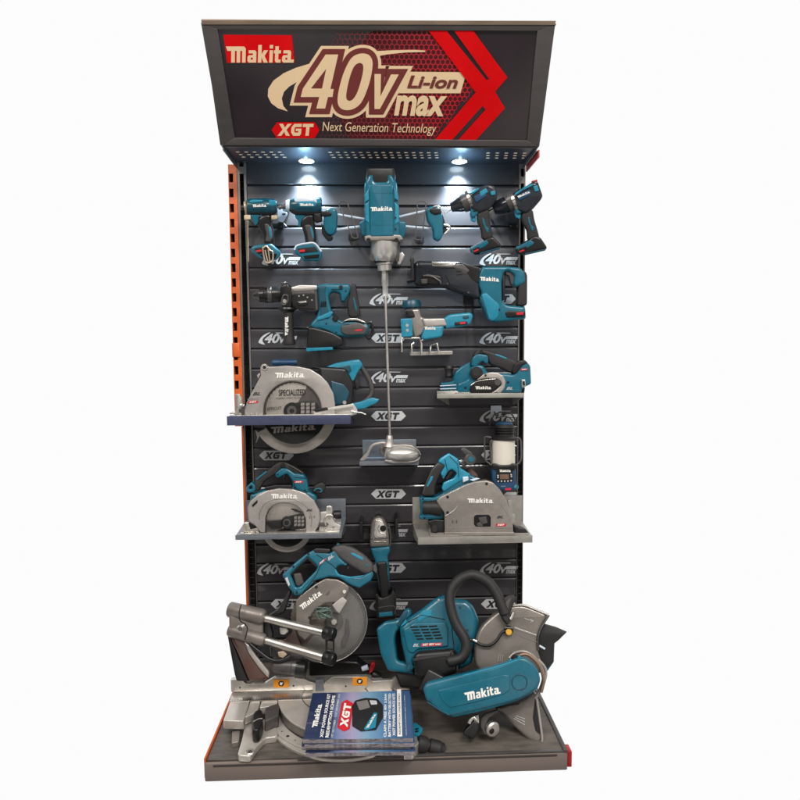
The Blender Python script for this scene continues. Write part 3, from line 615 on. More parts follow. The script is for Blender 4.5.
part(t, 'neck_bracket', GRAP, S(Mx((270, 615), (300, 612), (298, 745), (280, 745), (262, 735), (268, 700)), Y+.035, .03, .005, .6)); part(t, 'neck_bracket', GRAP, S(Mx((430, 615), (468, 612), (468, 650), (460, 740), (440, 748), (428, 720)), Y+.035, .03, .005, .6))
part(t, 'output_collar', TURN, LA((384.2, 262), (384.8, 270.5), Y+.05, [(0, 8.2), (.25, 8.2), (.3, 7), (1, 6.6)], 30)); part(t, 'chuck_ring', BLK, LA((384, 260.5), (384.2, 262.5), Y+.05, [(0, 9.4), (1, 9.2)], 30))
part(t, 'hex_shaft', TURN, LA((384.6, 270), (385.4, 298), Y+.05, [(0, 3.4), (.55, 3.4), (.6, 2.7), (.92, 2.7), (.95, 3.1), (1, 3)], 6))
FR(); part(t, 'shaft', STEEL, LA((385.3, 296), (389.8, 437), Y+.05, [(0, 1.55), (1, 1.45)], 16))
FR(384, 215, Y, .5); part(t, 'handle_rod', WPL, TB(Mx((-10, 424), (110, 440), (240, 462)), Y+.06, 1.1)); part(t, 'handle_rod', WPL, TB(Mx((0, 538), (110, 522), (225, 508)), Y+.06, 1.3))
part(t, 'handle_rod', WPL, TB(Mx((460, 446), (560, 422), (672, 400)), Y+.06, 1.1)); part(t, 'handle_rod', WPL, TB(Mx((490, 508), (580, 516), (690, 524)), Y+.06, 1.3))
h = part(t, 'side_handle', TEAL, S(Dv((690, 232), (730, 220), (768, 232), (778, 275), (772, 400), (742, 440), (705, 440), (672, 400), (664, 330), (676, 262)), Y+.035, .045, .014, 3)); part(h, 'handle_shell', BLK, S(Dv((640, 252), (700, 246), (735, 262), (728, 285), (655, 290)), Y+.03, .03, .007, 1.5), S(Dv((650, 340), (668, 380), (700, 438), (742, 448), (735, 480), (700, 490), (655, 430)), Y+.045, .03, .007, 1.5))
h = part(t, 'side_handle', TEAL, S(Mx((640, 395), (665, 372), (735, 378), (750, 440), (758, 560), (732, 610), (690, 592), (690, 530), (650, 470)), Y+.035, .045, .013, 3)); part(h, 'handle_shell', BLK, S(Mx((662, 395), (690, 382), (735, 388), (748, 420), (700, 432), (668, 415)), Y+.03, .03, .007, 1.5), S(Mx((738, 420), (752, 430), (780, 520), (785, 545), (758, 558), (742, 500)), Y+.045, .03, .007, 1.5))
part(h, 'chrome_ring', CHR, TB(Mx((690, 378), (720, 374), (742, 390)), Y+.03, .9)); part(h, 'chrome_ring', CHR, TB(Mx((758, 500), (790, 505), (798, 525), (765, 560)), Y+.04, 1.2))
FR(); pd = part(t, 'paddle_hub', ALU, LA(*PD((398, 122), (394, 210)), Y+.05, [(0, 2.4), (.05, 2.9), (.4, 3.6), (.8, 5), (1, 6)], 24))
bl = part(t, 'paddle_dome', SATIN, ell(W(*PD((495, 272))[0], Y+.045), (142*.125*mpp(Y), .034, 66*.125*mpp(Y)), 34, 18), label='polished paddle dome')
part(bl, 'paddle_shell', ALU, S(PD((352, 318), (358, 270), (368, 225), (398, 198), (460, 200), (520, 195), (585, 206), (635, 250), (650, 290), (628, 250), (560, 225), (500, 218), (420, 232), (372, 290)), Y+.035, .05, .006, 2, sm=False), S(PD((360, 318), (500, 335), (600, 325), (646, 296), (630, 325), (560, 344), (420, 346), (358, 330)), Y+.03, .03, .004, 1))
part(t, 'paddle_blade', ALU, TB(PD((392, 190), (330, 185), (268, 200), (240, 228), (215, 285)), Y+.045, 1.4, flat=.5), S(PD((158, 318), (235, 238), (238, 262), (212, 310), (195, 325), (165, 326)), Y+.04, .006, .002, 1), label='curved paddle blade'); part(t, 'paddle_blade', ALUD, TB(PD((345, 205), (335, 240), (348, 275)), Y+.075, 2.4, flat=.5), label='rear paddle blade')
k = mpp(-.1)
for lab, p in [('thin wire hook loop on the left of the large mixer', [(62, 372), (62, 350), (78, 343), (110, 346), (120, 365), (150, 460), (184, 570), (180, 588), (148, 582), (140, 560), (100, 460), (62, 372)]),
               ('thin upright wire hook loop on the right of the large mixer', [(582, 372), (585, 348), (600, 342), (628, 343), (639, 352), (638, 380), (626, 480), (612, 590), (600, 600), (572, 597), (570, 580), (577, 470), (582, 372)])]:
    w_ = thing('wire_hook', lab, 'hook', tuple(W(*Mx(p[6])[0], -.05)), 'hooks holding tools on the slatwall')
    part(w_, 'wire_loop', GRAP, TB(Mx(*p), -.12, .55)); q = Mx(p[8])[0]; part(w_, 'wire_stem', GRAP, tube([W(*q, -.12), W(*q, -.002)], .002, 8)); part(w_, 'hook_plate', BLK, S([(q[0]-4, q[1]-4), (q[0]+4, q[1]-4), (q[0]+4, q[1]+3), (q[0]-4, q[1]+3)], -.003, .003, .0008, .5))
t = thing('wall_bracket', 'small silver corner bracket beside the mixer neck', 'bracket', tuple(W(402, 257, -.01)))
part(t, 'bracket_plate', ALU, S(Mx((455, 690), (480, 680), (498, 700), (470, 765), (448, 762)), -.05, .045, .003, .6))

# ---------------------------------------------------------------- two drills
def drill(lab, grp, body, c0, c1, chuckprof, barrel, rear, mid, trig, hand, pad, foot, panel, bad, lg, Y, red=None, ring=None, clip=()):
    FR(hand[0][0], hand[0][1], Y)
    t = thing('cordless_drill', lab, 'drill', tuple(W(*hand[0], -.08)), grp)
    part(t, 'chuck', DRL, LA(c0, c1, Y+.035, chuckprof, 24, Y2=Y+.03)); part(t, 'clutch_ring', GRAP, LA(barrel[0], barrel[1], Y+.03, barrel[2], 26))
    part(t, 'chrome_ring', CHR, LA(ring[0], ring[1], Y+.03, [(0, ring[2]), (1, ring[3])], 28))
    hs = part(t, 'housing', DRL, S(body, Y, .062, .018, 2)); part(t, 'rear_cap', DRL, S(rear, Y+.004, .055, .012, 1.5))
    part(t, 'side_panel', NAVY, S(mid, Y-.003, .01, .004, 1.5))
    for q in clip: part(t, 'accent_clip', TEALL, S(q, Y-.004, .012, .004, 1))
    tr = part(t, 'trigger_guard', TEAL, S(trig[0], Y+.006, .04, .008, 1.5)); part(t, 'trigger', TEALL, S(trig[1], Y+.014, .024, .006, 1)); part(tr, 'direction_button', BLK, S(trig[2], Y+.004, .006, .002, .6))
    h = part(t, 'handle', RUB, S(hand, Y+.006, .044, .015, 3)); part(h, 'grip_stripe', TEAL, S(pad, Y+.0045, .006, .0016, .5))
    f = part(t, 'battery_mount', BLK, S(foot[0], Y-.004, .068, .010, 2)); part(f, 'mount_panel', TEAL, S(foot[1], Y-.006, .02, .004, 1)); part(f, 'battery_rail', TEALD, S(foot[2], Y-.005, .05, .004, 1))
    part(f, 'control_panel', BLK, S(panel, Y-.0072, .004, .001, .6)); badge(f, Y-.0074, bad, txt=False)
    seam(hs, Y-.0004, [mid[1], rear[0]], [mid[0], trig[0][1]]); screws(hs, Y, [rear[1]] if False else [((mid[0][0]+trig[0][1][0])/2, (mid[0][1]+trig[0][1][1])/2)], .8, GRAP)
    if lg: logo(t, Y-.003, lg[0], lg[1], lg[2], yt=lg[3])
    return t
GD = 'cordless drills hanging at the upper right'
t = drill('dark drill aimed left with a thin bit in its chuck, just right of the mixer', GD,
  Rr((155, 195), (185, 160), (260, 125), (310, 96), (350, 110), (385, 150), (380, 215), (320, 290), (250, 315), (200, 290), (165, 250)), *Rr((40, 275), (150, 238)), [(0, 2), (.05, 4), (.3, 5), (.6, 6.6), (1, 7.6)],
  (Rr((125, 248))[0], Rr((195, 215))[0], [(0, 7.8), (.3, 8.6), (.7, 9), (1, 8.6)]), Rr((325, 110), (352, 112), (383, 150), (380, 205), (350, 225), (320, 170)), Rr((205, 195), (290, 150), (305, 190), (225, 240)),
  (Rr((188, 270), (240, 235), (268, 245), (265, 290), (225, 335), (200, 350), (182, 320)), Rr((180, 310), (215, 320), (228, 350), (222, 380), (190, 372)), Rr((205, 292), (235, 285), (236, 298), (206, 304))),
  Rr((230, 320), (300, 270), (325, 300), (325, 370), (340, 430), (350, 495), (305, 520), (265, 500), (262, 440), (235, 380)), Rr((270, 345), (282, 352), (300, 410), (320, 425), (315, 455), (300, 450), (290, 420), (275, 385)),
  (Rr((180, 570), (300, 500), (345, 482), (408, 540), (408, 562), (310, 595), (220, 620), (188, 600)), Rr((182, 572), (300, 508), (320, 530), (300, 552), (200, 605)), Rr((260, 600), (405, 560), (402, 574), (240, 622))),
  Rr((200, 578), (245, 556), (255, 570), (212, 596)), Rr((212, 598), (246, 582), (208, 588)), None, -.125, ring=(Rr((168, 228))[0], Rr((186, 220))[0], 9.4, 9.8),
  clip=(Rr((190, 160), (245, 128), (250, 142), (198, 178)), Rr((250, 160), (300, 130), (315, 160), (262, 195)), Rr((330, 155), (365, 150), (368, 180), (335, 185))))
part(t, 'drill_bit', CHR, TB(Rr((-10, 318), (42, 290)), -.09, .55))
t = drill('dark drill at the far upper right, its rear sticking out past the post', GD,
  Rr((480, 185), (520, 150), (600, 110), (640, 82), (672, 88), (712, 190), (700, 215), (640, 285), (590, 320), (540, 300), (500, 260)), *Rr((352, 285), (480, 240)), [(0, 2.4), (.02, 5), (.3, 6.4), (.8, 7.4), (1, 7.4)],
  (Rr((452, 248))[0], Rr((510, 215))[0], [(0, 8.4), (.3, 9), (.8, 9.2), (1, 8.6)]), Rr((640, 84), (675, 82), (712, 190), (690, 220), (655, 230), (630, 140)), Rr((520, 190), (620, 140), (628, 180), (540, 225)),
  (Rr((498, 270), (560, 235), (595, 240), (592, 280), (550, 315), (520, 320)), Rr((500, 290), (540, 300), (555, 330), (545, 360), (512, 340)), Rr((530, 272), (560, 262), (562, 275), (532, 284))),
  Rr((552, 330), (600, 280), (640, 290), (650, 360), (672, 430), (690, 500), (640, 530), (600, 510), (598, 440), (560, 380)), Rr((602, 340), (614, 345), (628, 400), (648, 415), (645, 442), (630, 440), (618, 405), (606, 378)),
  (Rr((505, 572), (610, 505), (650, 478), (695, 490), (742, 560), (738, 578), (640, 600), (560, 622), (515, 605)), Rr((520, 562), (620, 508), (652, 530), (640, 545), (540, 600)), Rr((585, 605), (735, 572), (730, 586), (575, 622))),
  Rr((535, 575), (590, 552), (598, 568), (545, 598)), Rr((543, 600), (578, 586), (539, 590)), (Rr((530, 205))[0], Rr((618, 165))[0], 2.6, Rr((524, 190))[0]), -.125, ring=(Rr((490, 240))[0], Rr((508, 232))[0], 9.8, 10.1),
  clip=(Rr((508, 170), (560, 135), (566, 148), (515, 185)), Rr((560, 130), (640, 96), (645, 110), (570, 148)), Rr((640, 120), (672, 108), (684, 150), (655, 160))))
part(t, 'drill_bit', STEEL, TB(Rr((318, 308), (356, 286)), -.09, 1.8)); part(t, 'red_tab', REDM, S(Rr((630, 80), (670, 68), (674, 84), (640, 90)), -.10, .03, .003, .6))
FR()
for lab, px, py in [('black hook behind the drill right of the mixer', 484, 212), ('black hook behind the far upper right drill', 514, 226)]: prong(lab, px, py, -.09)

# ---------------------------------------------------------------- rotary hammer
Y = -.12
FR(312, 315, Y, .6)
t = thing('rotary_hammer', 'teal and black rotary hammer pointing left with a black front grip hanging down', 'rotary hammer', tuple(W(315, 310, -.08)))
part(t, 'chuck', BLK, LA(*Hh((48, 158), (232, 150)), Y+.035, [(0, 1.4), (.02, 2.4), (.2, 5.2), (.22, 6.2), (.38, 6.6), (.4, 7.4), (.55, 7.4), (.57, 6.4), (.62, 7.2), (.95, 7.2), (1, 6)], 28))
part(t, 'chuck_band', GRAP, LA(*Hh((142, 154), (168, 153)), Y+.035, [(0, 7.6), (.1, 7.9), (.9, 7.9), (1, 7.6)], 28))
cb = part(t, 'clamp_band', BLK, S(Hh((225, 95), (262, 78), (285, 110), (290, 160), (285, 235), (225, 238), (218, 160)), Y-.004, .08, .012, 2)); part(cb, 'clamp_knob', GRAP, LA(*Hh((243, 74), (245, 118)), Y+.03, [(0, 2.6), (.1, 3.2), (.7, 3.2), (.75, 2.4), (1, 2.4)], 14)); part(cb, 'depth_stop_dial', GRAP, TB(Hh((228, 180), (240, 155), (262, 160), (262, 195), (240, 215), (226, 200), (228, 180)), Y-.006, .9)); part(cb, 'dial_cap', STEEL, DISC(Hh((243, 192))[0], 2.2, PY(Y-.008), .006))
gb = part(t, 'gear_housing', GRAP, S(Hh((262, 120), (300, 98), (345, 90), (445, 92), (455, 250), (425, 262), (330, 245), (290, 228), (268, 180)), Y, .08, .016, 2)); part(gb, 'top_highlight', STEEL, S(Hh((275, 108), (335, 90), (445, 92), (446, 122), (380, 130), (300, 132)), Y-.002, .06, .012, 2))  # silver piece on top draws the highlight of the gear housing
part(gb, 'mode_lever', BLK, S(Hh((312, 190), (380, 180), (392, 205), (375, 222), (318, 222)), Y-.006, .02, .005, 3)); part(gb, 'mode_lever_cap', CHR, S(Hh((330, 196), (378, 190), (380, 202), (334, 206)), Y-.008, .006, .0015, 1.5))
part(gb, 'side_plate', BLK, S(Hh((288, 145), (430, 140), (435, 245), (330, 235), (292, 215)), Y-.003, .012, .003, 2))
for q in [(332, 160), (412, 185), (384, 168), (360, 155)]: screws(gb, Y-.003, Hh(q), .8, STEEL)
body = part(t, 'motor_housing', TEAL, S(Hh((442, 95), (470, 84), (640, 84), (655, 110), (640, 150), (612, 195), (592, 195), (585, 142), (535, 132), (515, 160), (520, 200), (545, 290), (600, 315), (690, 312), (760, 330), (768, 370), (742, 408), (620, 414), (560, 405), (530, 385), (430, 362), (398, 345), (412, 320), (440, 290), (455, 240), (445, 150)), Y+.004, .072, .013, 2))
part(body, 'body_recess', TEALD, S(Hh((452, 100), (500, 95), (492, 140), (510, 250), (520, 300), (455, 300), (465, 250), (452, 160)), Y+.001, .012, .005, 2)); part(body, 'lower_flank', TEALL, S(Hh((448, 290), (532, 252), (545, 262), (520, 290), (445, 312)), Y-.001, .01, .003, 1))
part(body, 'vent_slots', HOLE, *[S(Hh((464+i*12, 228-i*2), (470+i*11, 192-i*2), (476+i*12, 195), (474+i*12, 228)), Y-.0005, .003, .0005, 0) for i in range(3)])
seam(body, Y+.0035, Hh((535, 300), (600, 330), (740, 345)), Hh((530, 120), (600, 120)), Hh((450, 350), (520, 375))); screws(body, Y+.003, Hh((480, 110), (620, 130), (500, 330), (560, 385)), .9)
rh = part(t, 'rear_handle', RUB, S(Hh((636, 88), (686, 82), (690, 150), (705, 220), (712, 282), (665, 295), (636, 282), (628, 200), (645, 150)), Y+.008, .05, .013, 3)); part(rh, 'grip_stripe', TEAL, S(Hh((662, 165), (674, 175), (690, 240), (684, 258), (674, 225)), Y+.006, .006, .0016, .6)); part(rh, 'trigger', GRIP, S(Hh((586, 130), (604, 135), (606, 192), (590, 195), (584, 160)), Y+.02, .022, .005, 1)); part(rh, 'lock_button', BLK, DISC(Hh((590, 106))[0], 2, PY(Y+.002), .006))
part(t, 'side_handle_flange', BLK, LA(*Hh((262, 232), (262, 262)), Y+.02, [(0, 8.6), (.3, 9), (.6, 6.6), (1, 5.4)], 26))
sg = part(t, 'side_grip', RUB, LA(*Hh((264, 250), (272, 462)), Y+.02, [(0, 5.2), (.3, 5), (.6, 5.1), (.85, 5.6), (.93, 6.2), (.98, 6), (1, 5)], 26)); part(sg, 'maker_logo', WHT, GL('MK', Y+.02-5.3*mpp(Y), Hh((246, 285))[0], Hh((246, 404))[0], 3.6, .2), smooth=False)
part(t, 'battery_base', BLK, S(Hh((378, 470), (386, 352), (420, 350), (530, 380), (602, 418), (604, 462), (560, 480), (382, 496)), Y+.004, .07, .01, 2)); part(t, 'base_strip', TEALL, S(Hh((375, 480), (540, 474), (542, 492), (378, 502)), Y+.001, .06, .003, 1))
bt = part(t, 'battery_mount', GRAP, S(Hh((592, 345), (700, 322), (762, 352), (738, 398), (622, 402), (590, 380)), Y-.004, .06, .006, 2)); badge(bt, Y-.004, Hh((680, 378), (722, 372), (678, 368)), txt=False); part(bt, 'latch', CHR, S(Hh((600, 318), (640, 296), (690, 298), (740, 318), (745, 330), (690, 312), (640, 312)), Y-.002, .02, .003, 1)); part(bt, 'knob', BLK, DISC(Hh((556, 298))[0], 3, PY(Y-.002), .02)); part(bt, 'hook_ring', BLK, TB(Hh((745, 330), (775, 325), (785, 380), (765, 420), (745, 400)), Y+.01, 1.4))
FR()
prong('black hook behind the rotary hammer', 318, 292, -.09)
# ---------------------------------------------------------------- reciprocating saw
FR(470, 290, Y, .6)
t = thing('reciprocating_saw', 'long dark-nosed reciprocating saw with a teal rear handle, at upper right', 'reciprocating saw', tuple(W(480, 290, -.08)))
part(t, 'shoe', BLK, S(Jj((84, 108), (106, 98), (112, 232), (98, 235), (64, 242), (72, 226), (88, 218), (90, 140)), Y-.01, .09, .004, 1))
nb = part(t, 'gear_housing', DRL, S(Jj((100, 200), (108, 130), (134, 116), (210, 118), (372, 122), (485, 158), (486, 300), (496, 334), (465, 336), (330, 290), (288, 272), (140, 264), (106, 252)), Y, .085, .02, 2.5)); part(nb, 'nose_highlight', CHR, S(Jj((208, 122), (350, 130), (342, 156), (212, 150)), Y-.002, .012, .004, 1))  # chrome strip draws the highlight along the top of the nose
part(nb, 'rubber_boot', BLK, S(Jj((150, 200), (178, 190), (262, 205), (276, 245), (240, 258), (190, 252), (160, 242)), Y-.004, .02, .006, 3)); part(nb, 'boot_lever', GRAP, TB(Jj((165, 205), (210, 208), (255, 235), (262, 250)), Y-.007, 1)); part(nb, 'release_tab', GRIP, S(Jj((148, 222), (186, 222), (184, 250), (150, 250)), Y-.008, .012, .003, 1)); part(nb, 'air_slot', HOLE, S(Jj((350, 178), (380, 176), (384, 180), (352, 184)), Y-.0015, .003, .0005, 0)); part(nb, 'air_slot', HOLE, S(Jj((352, 196), (382, 194), (386, 198), (354, 202)), Y-.0015, .003, .0005, 0))
part(nb, 'housing_facet', GRAP, S(Jj((330, 150), (385, 134), (430, 175), (400, 200), (345, 165)), Y-.0015, .01, .004, 1)); part(nb, 'housing_facet', BLK, S(Jj((372, 125), (485, 158), (480, 250), (440, 230), (400, 175)), Y-.001, .012, .004, 2))
mh = part(t, 'motor_housing', TEAL, S(Jj((472, 212), (500, 150), (600, 150), (640, 150), (718, 158), (745, 190), (748, 240), (725, 258), (690, 272), (676, 250), (684, 200), (650, 175), (622, 185), (612, 240), (612, 350), (640, 372), (746, 382), (750, 450), (640, 466), (570, 472), (535, 460), (482, 345), (495, 300), (478, 262)), Y+.002, .075, .013, 2))
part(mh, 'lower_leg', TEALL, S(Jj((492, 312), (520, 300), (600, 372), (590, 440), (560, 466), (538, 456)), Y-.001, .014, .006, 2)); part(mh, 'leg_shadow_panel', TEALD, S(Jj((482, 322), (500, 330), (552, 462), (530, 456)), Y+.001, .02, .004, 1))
logo(t, Y+.002, Jj((487, 232))[0], Jj((596, 238))[0], 4.8, yt=Jj((484, 208))[0])
part(t, 'trigger', GRIP, S(Jj((630, 176), (662, 172), (684, 205), (686, 255), (664, 258), (652, 205), (632, 198)), Y+.012, .03, .006, 1.5)); part(t, 'rear_grip', RUB, S(Jj((716, 240), (728, 200), (745, 175), (757, 200), (756, 375), (698, 378), (704, 270)), Y+.006, .055, .014, 3)); part(t, 'inner_grip', BLK, S(Jj((612, 190), (632, 200), (628, 340), (614, 350)), Y+.02, .03, .006, 1))
bt = part(t, 'battery_mount', BLK, S(Jj((630, 415), (650, 404), (746, 408), (745, 436), (640, 442)), Y-.003, .03, .004, 1)); badge(bt, Y-.003, Jj((694, 428), (734, 426), (694, 414)), txt=False); screws(mh, Y, Jj((596, 398)), 1)
FR()
prong('black hook behind the reciprocating saw', 468, 292, -.09)
seam(mh, Y+.0018, Jj((505, 168), (598, 166)), Jj((608, 240), (608, 350)), Jj((500, 300), (600, 380), (740, 392)))
seam(nb, Y-.0003, Jj((134, 120), (140, 262)), Jj((290, 200), (330, 286)), Jj((210, 160), (340, 160))); screws(nb, Y, Jj((150, 140), (300, 250), (420, 300), (460, 180)), .9, GRAP); screws(mh, Y+.001, Jj((520, 165), (590, 260)), .9)
# ---------------------------------------------------------------- compact angle tool
t = thing('compact_grinder', 'compact teal polisher with a round pad on top, right of the mixer shaft', 'grinder', tuple(W(432, 328, -.08)))
part(t, 'pad', TEALD, LA(*Jj((94, 346), (96, 402)), Y+.04, [(0, 8.2), (.25, 9.4), (.7, 9.6), (.8, 7.6), (1, 6.6)], 30)); part(t, 'pad_top', TEAL, LA(*Jj((93, 343), (94, 352)), Y+.04, [(0, 6), (1, 8.3)], 30))
gh = part(t, 'gear_head', ALUD, S(Jj((58, 396), (140, 390), (152, 440), (200, 452), (286, 446), (288, 486), (180, 500), (150, 545), (110, 556), (98, 520)), Y+.008, .06, .012, 2)); part(gh, 'neck_cover', ALU, S(Jj((150, 448), (285, 446), (300, 490), (175, 498)), Y, .05, .013, 2)); part(gh, 'pivot', BLK, S(Jj((60, 400), (100, 396), (118, 440), (70, 446)), Y+.002, .04, .008, 2))
part(t, 'side_plate', TEALL, S(Jj((32, 450), (98, 446), (102, 552), (40, 556)), Y-.004, .02, .005, 1.5))
for q in [(70, 488), (71, 516)]: screws(t, Y-.004, Jj(q), 1.7, CHR)
part(t, 'motor_housing', TEALL, S(Jj((148, 560), (172, 492), (282, 488), (272, 545), (262, 556), (168, 572)), Y+.002, .055, .012, 2)); logo(t, Y+.002, Jj((168, 512))[0], Jj((232, 512))[0], 3.2)
hd = part(t, 'handle', TEALL, S(Jj((280, 446), (312, 424), (432, 412), (450, 430), (432, 482), (400, 492), (290, 508)), Y+.004, .05, .012, 2)); part(hd, 'end_recess', TEALD, S(Jj((385, 436), (420, 430), (425, 446), (392, 452)), Y+.0015, .004, .001, 1.5)); part(hd, 'battery_mount', BLK, S(Jj((340, 470), (410, 462), (416, 480), (342, 490)), Y+.001, .01, .003, 1)); badge(hd, Y+.0005, Jj((372, 482), (404, 478), (370, 471)), txt=False)
st = thing('wire_stand', 'bent silver wire stand under the compact polisher', 'stand', tuple(W(425, 350, -.01)), None)
part(st, 'wire_frame', CHR, TB(Jj((38, 640), (40, 562), (140, 560), (150, 590), (150, 660)), -.11, 1.2, sm=False)); part(st, 'wire_frame', CHR, TB(Jj((95, 650), (96, 595), (112, 588)), -.10, 1.1, sm=False)); part(st, 'foot_bar', ALU, S(Jj((90, 640), (330, 632), (330, 655), (90, 662)), -.06, .055, .003, .6)); part(st, 'wire_frame', CHR, TB(Jj((200, 648), (205, 600), (240, 590), (250, 640)), -.08, 1.1, sm=False)); part(st, 'wire_frame', CHR, TB(Jj((150, 575), (160, 571)), -.11, 1.1, sm=False))
# ---------------------------------------------------------------- large circular saw on the blue shelf
def ring_arc(c, r0, r1, a0, a1, n=40):         # image-space band, angles clockwise from +x as seen
    return [(c[0]+r1*math.cos(math.radians(a0+(a1-a0)*i/n)), c[1]+r1*math.sin(math.radians(a0+(a1-a0)*i/n))) for i in range(n+1)]+[(c[0]+r0*math.cos(math.radians(a1+(a0-a1)*i/n)), c[1]+r0*math.sin(math.radians(a1+(a0-a1)*i/n))) for i in range(n+1)]
def sawblade(root, c, r, Y, M, teeth=40):
    pts = []
    for i in range(teeth):
        a = 360*i/teeth; pts += [(c[0]+r*math.cos(math.radians(a)), c[1]+r*math.sin(math.radians(a))), (c[0]+r*.965*math.cos(math.radians(a+2)), c[1]+r*.965*math.sin(math.radians(a+2)))]
    return part(root, 'blade', M, S(pts, Y, .003, .0003, 0))
BLADE = mat('ground_blade_steel', (176, 170, 162), .3, metal=.8, var=.12, scale=40, streak=(8, 1, 1))
Y = -.17
FR(290, 400, Y, .5)
t = thing('circular_saw', 'large silver circular saw with a lettered blade on the blue-grey shelf', 'circular saw', (W(290, 416, Y+.05).x, Y+.05, zs1), 'circular saws on the left shelves')
g_out = K((122, 326), (120, 300), (134, 250), (160, 200), (186, 150), (206, 112), (204, 62), (226, 48), (250, 62), (300, 60), (340, 56), (400, 60), (470, 74), (528, 110), (565, 150), (595, 205), (602, 260), (606, 326), (528, 326))
hole = K(*[(376+158*math.cos(math.radians(a)), 298+160*math.sin(math.radians(a))) for a in range(10, -191, -8)])
gd = part(t, 'blade_guard', ALU, S(g_out+hole, Y, .012, .005, 1.5)); part(gd, 'guard_rim', ALUD, TB(K((122, 322), (122, 300), (136, 252), (162, 203), (210, 120), (250, 84), (330, 62), (400, 64), (470, 80), (526, 114), (562, 152), (592, 208), (600, 262), (602, 322)), Y+.008, .6, sm=False), TB(hole[1:-1], Y+.004, .6, sm=False))
part(t, 'guard_back', ALUD, S(K((140, 326), (136, 260), (170, 200), (215, 120), (300, 74), (400, 72), (500, 100), (560, 160), (596, 220), (600, 326)), Y+.035, .02, .004, 2))
part(gd, 'pivot_boss', ALU, DISC(K((226, 66))[0], 3.6, PY(Y-.003), .02)); screws(gd, Y-.003, K((226, 66)), 1.7); part(gd, 'guard_lip', ALU, S(K((186, 108), (200, 96), (205, 104), (192, 128)), Y+.004, .01, .003, .6))
bl = sawblade(t, K((380, 296))[0], 28, Y+.016, BLADE); v1 = part(bl, 'blade_text', BLKP, TX('SPECIALIZED', Y+.013, K((303, 219))[0], K((446, 215))[0], 6.4, 0, .02), smooth=False, label='black lettering across the blade'); part(bl, 'blade_text', BLKP, TX('CARBIDE TIPPED BLADE', Y+.013, K((288, 236))[0], K((420, 232))[0], 1.6, 0, 0), smooth=False)
part(bl, 'blade_text', BLKP, TX('EFFICUT', Y+.013, K((242, 296))[0], K((318, 290))[0], 3, .1, .01), smooth=False)
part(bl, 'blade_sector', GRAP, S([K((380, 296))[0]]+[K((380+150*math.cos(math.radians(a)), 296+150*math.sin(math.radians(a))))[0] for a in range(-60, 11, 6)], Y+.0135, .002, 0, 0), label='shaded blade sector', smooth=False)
fl = part(t, 'arbor_flange', BLK, DISC(K((374, 298))[0], 8.6, PY(Y+.004), .012)); part(fl, 'arbor_ring', GRAP, DISC(K((372, 298))[0], 5, PY(Y-.001), .006)); part(fl, 'arbor_bolt', BLK, DISC(K((372, 298))[0], 2.4, PY(Y-.004), .006, seg=6))
vb = part(t, 'vent_cover', BLK, S(K((372, 258), (440, 246), (500, 248), (516, 270), (516, 326), (372, 326)), Y+.007, .008, .002, 2))
part(vb, 'vent_slots', ALUD, *[S(K((420+i*28, 256+j*20), (440+i*28, 254+j*20), (440+i*28, 270+j*20), (420+i*28, 272+j*20)), Y+.0062, .002, 0, .5) for i in range(3) for j in range(3)], smooth=False)
part(t, 'guard_lever', BLK, S(K((484, 290), (560, 278), (568, 292), (500, 306)), Y-.004, .01, .002, 1)); part(t, 'lever_blade', CAST, S(K((486, 300), (640, 268), (700, 262), (705, 276), (600, 292), (500, 322), (492, 320)), Y-.001, .006, .001, 1))
logo(gd, Y, K((284, 122))[0], K((440, 120))[0], 5.6, yt=K((282, 92))[0]); part(gd, 'small_print', BLKP, TX('BL', Y, K((163, 216))[0], K((206, 214))[0], 3.2, .4, .02), smooth=False); badge(gd, Y, K((136, 259), (190, 256), (140, 246))); part(gd, 'small_print', DIMP, TX('BRUSHLESS', Y, K((136, 240))[0], K((196, 238))[0], 1.5, .1), smooth=False)
lg_ = part(t, 'lower_guard', ALUD, S(ring_arc(K((385, 300))[0], 31.5, 42.6, 12, 150), Y+.028, .010, .004, 0), S(K((176, 398), (205, 422), (180, 470), (188, 440)), Y+.028, .008, .002, .8)); part(lg_, 'blade_shade', HOLE, S(ring_arc(K((385, 302))[0], .5, 32.3, 20, 160), Y+.011, .002, 0, 0)); part(lg_, 'maker_logo', DIMP, GL('MK', Y+.0105, K((262, 418))[0], K((500, 398))[0], 7.0, .2), smooth=False)  # black half disc paints the shade over the blade below the shelf
part(t, 'motor', BLK, LA((336, 392), (336.5, 391), Y+.05, [(0, 1), (1, 1)], 8), S([(318, 366), (346, 368), (354, 384), (353, 404), (344, 413), (322, 414)], Y+.03, .09, .014, 3)); part(t, 'dust_nozzle', NAVY, LA(*K((268, 42), (400, 40)), Y+.05, [(0, 2.6), (.05, 3.2), (.4, 3.4), (1, 3.2)], 20))
hd = part(t, 'top_handle', TEALL, S([(324, 367.5), (336, 363), (352, 360), (359.5, 359.2), (363.5, 365), (358, 372), (354, 381), (347, 384), (341, 380), (334, 379.5), (327, 376)], Y+.045, .045, .009, 2)); part(hd, 'handle_recess', TEALD, S([(336, 368), (350, 365), (352, 371), (345, 377), (338, 374)], Y+.0445, .006, .002, 1))
part(hd, 'rear_grip', GRIP, TB([(360, 366), (365, 372), (370, 382), (372, 392), (368, 399), (360, 404), (352, 405)], Y+.065, [2.6, 3, 3.2, 3.2, 3, 2.6, 2.4])); part(hd, 'handle_foot', TEALL, S([(348, 404), (360, 402), (372, 397.5), (380, 399.5), (377, 403), (364, 409), (350, 410)], Y+.045, .04, .006, 1.5)); part(hd, 'trigger', BLK, S([(354, 381), (358, 378), (360, 386), (356, 391)], Y+.055, .02, .003, .8))
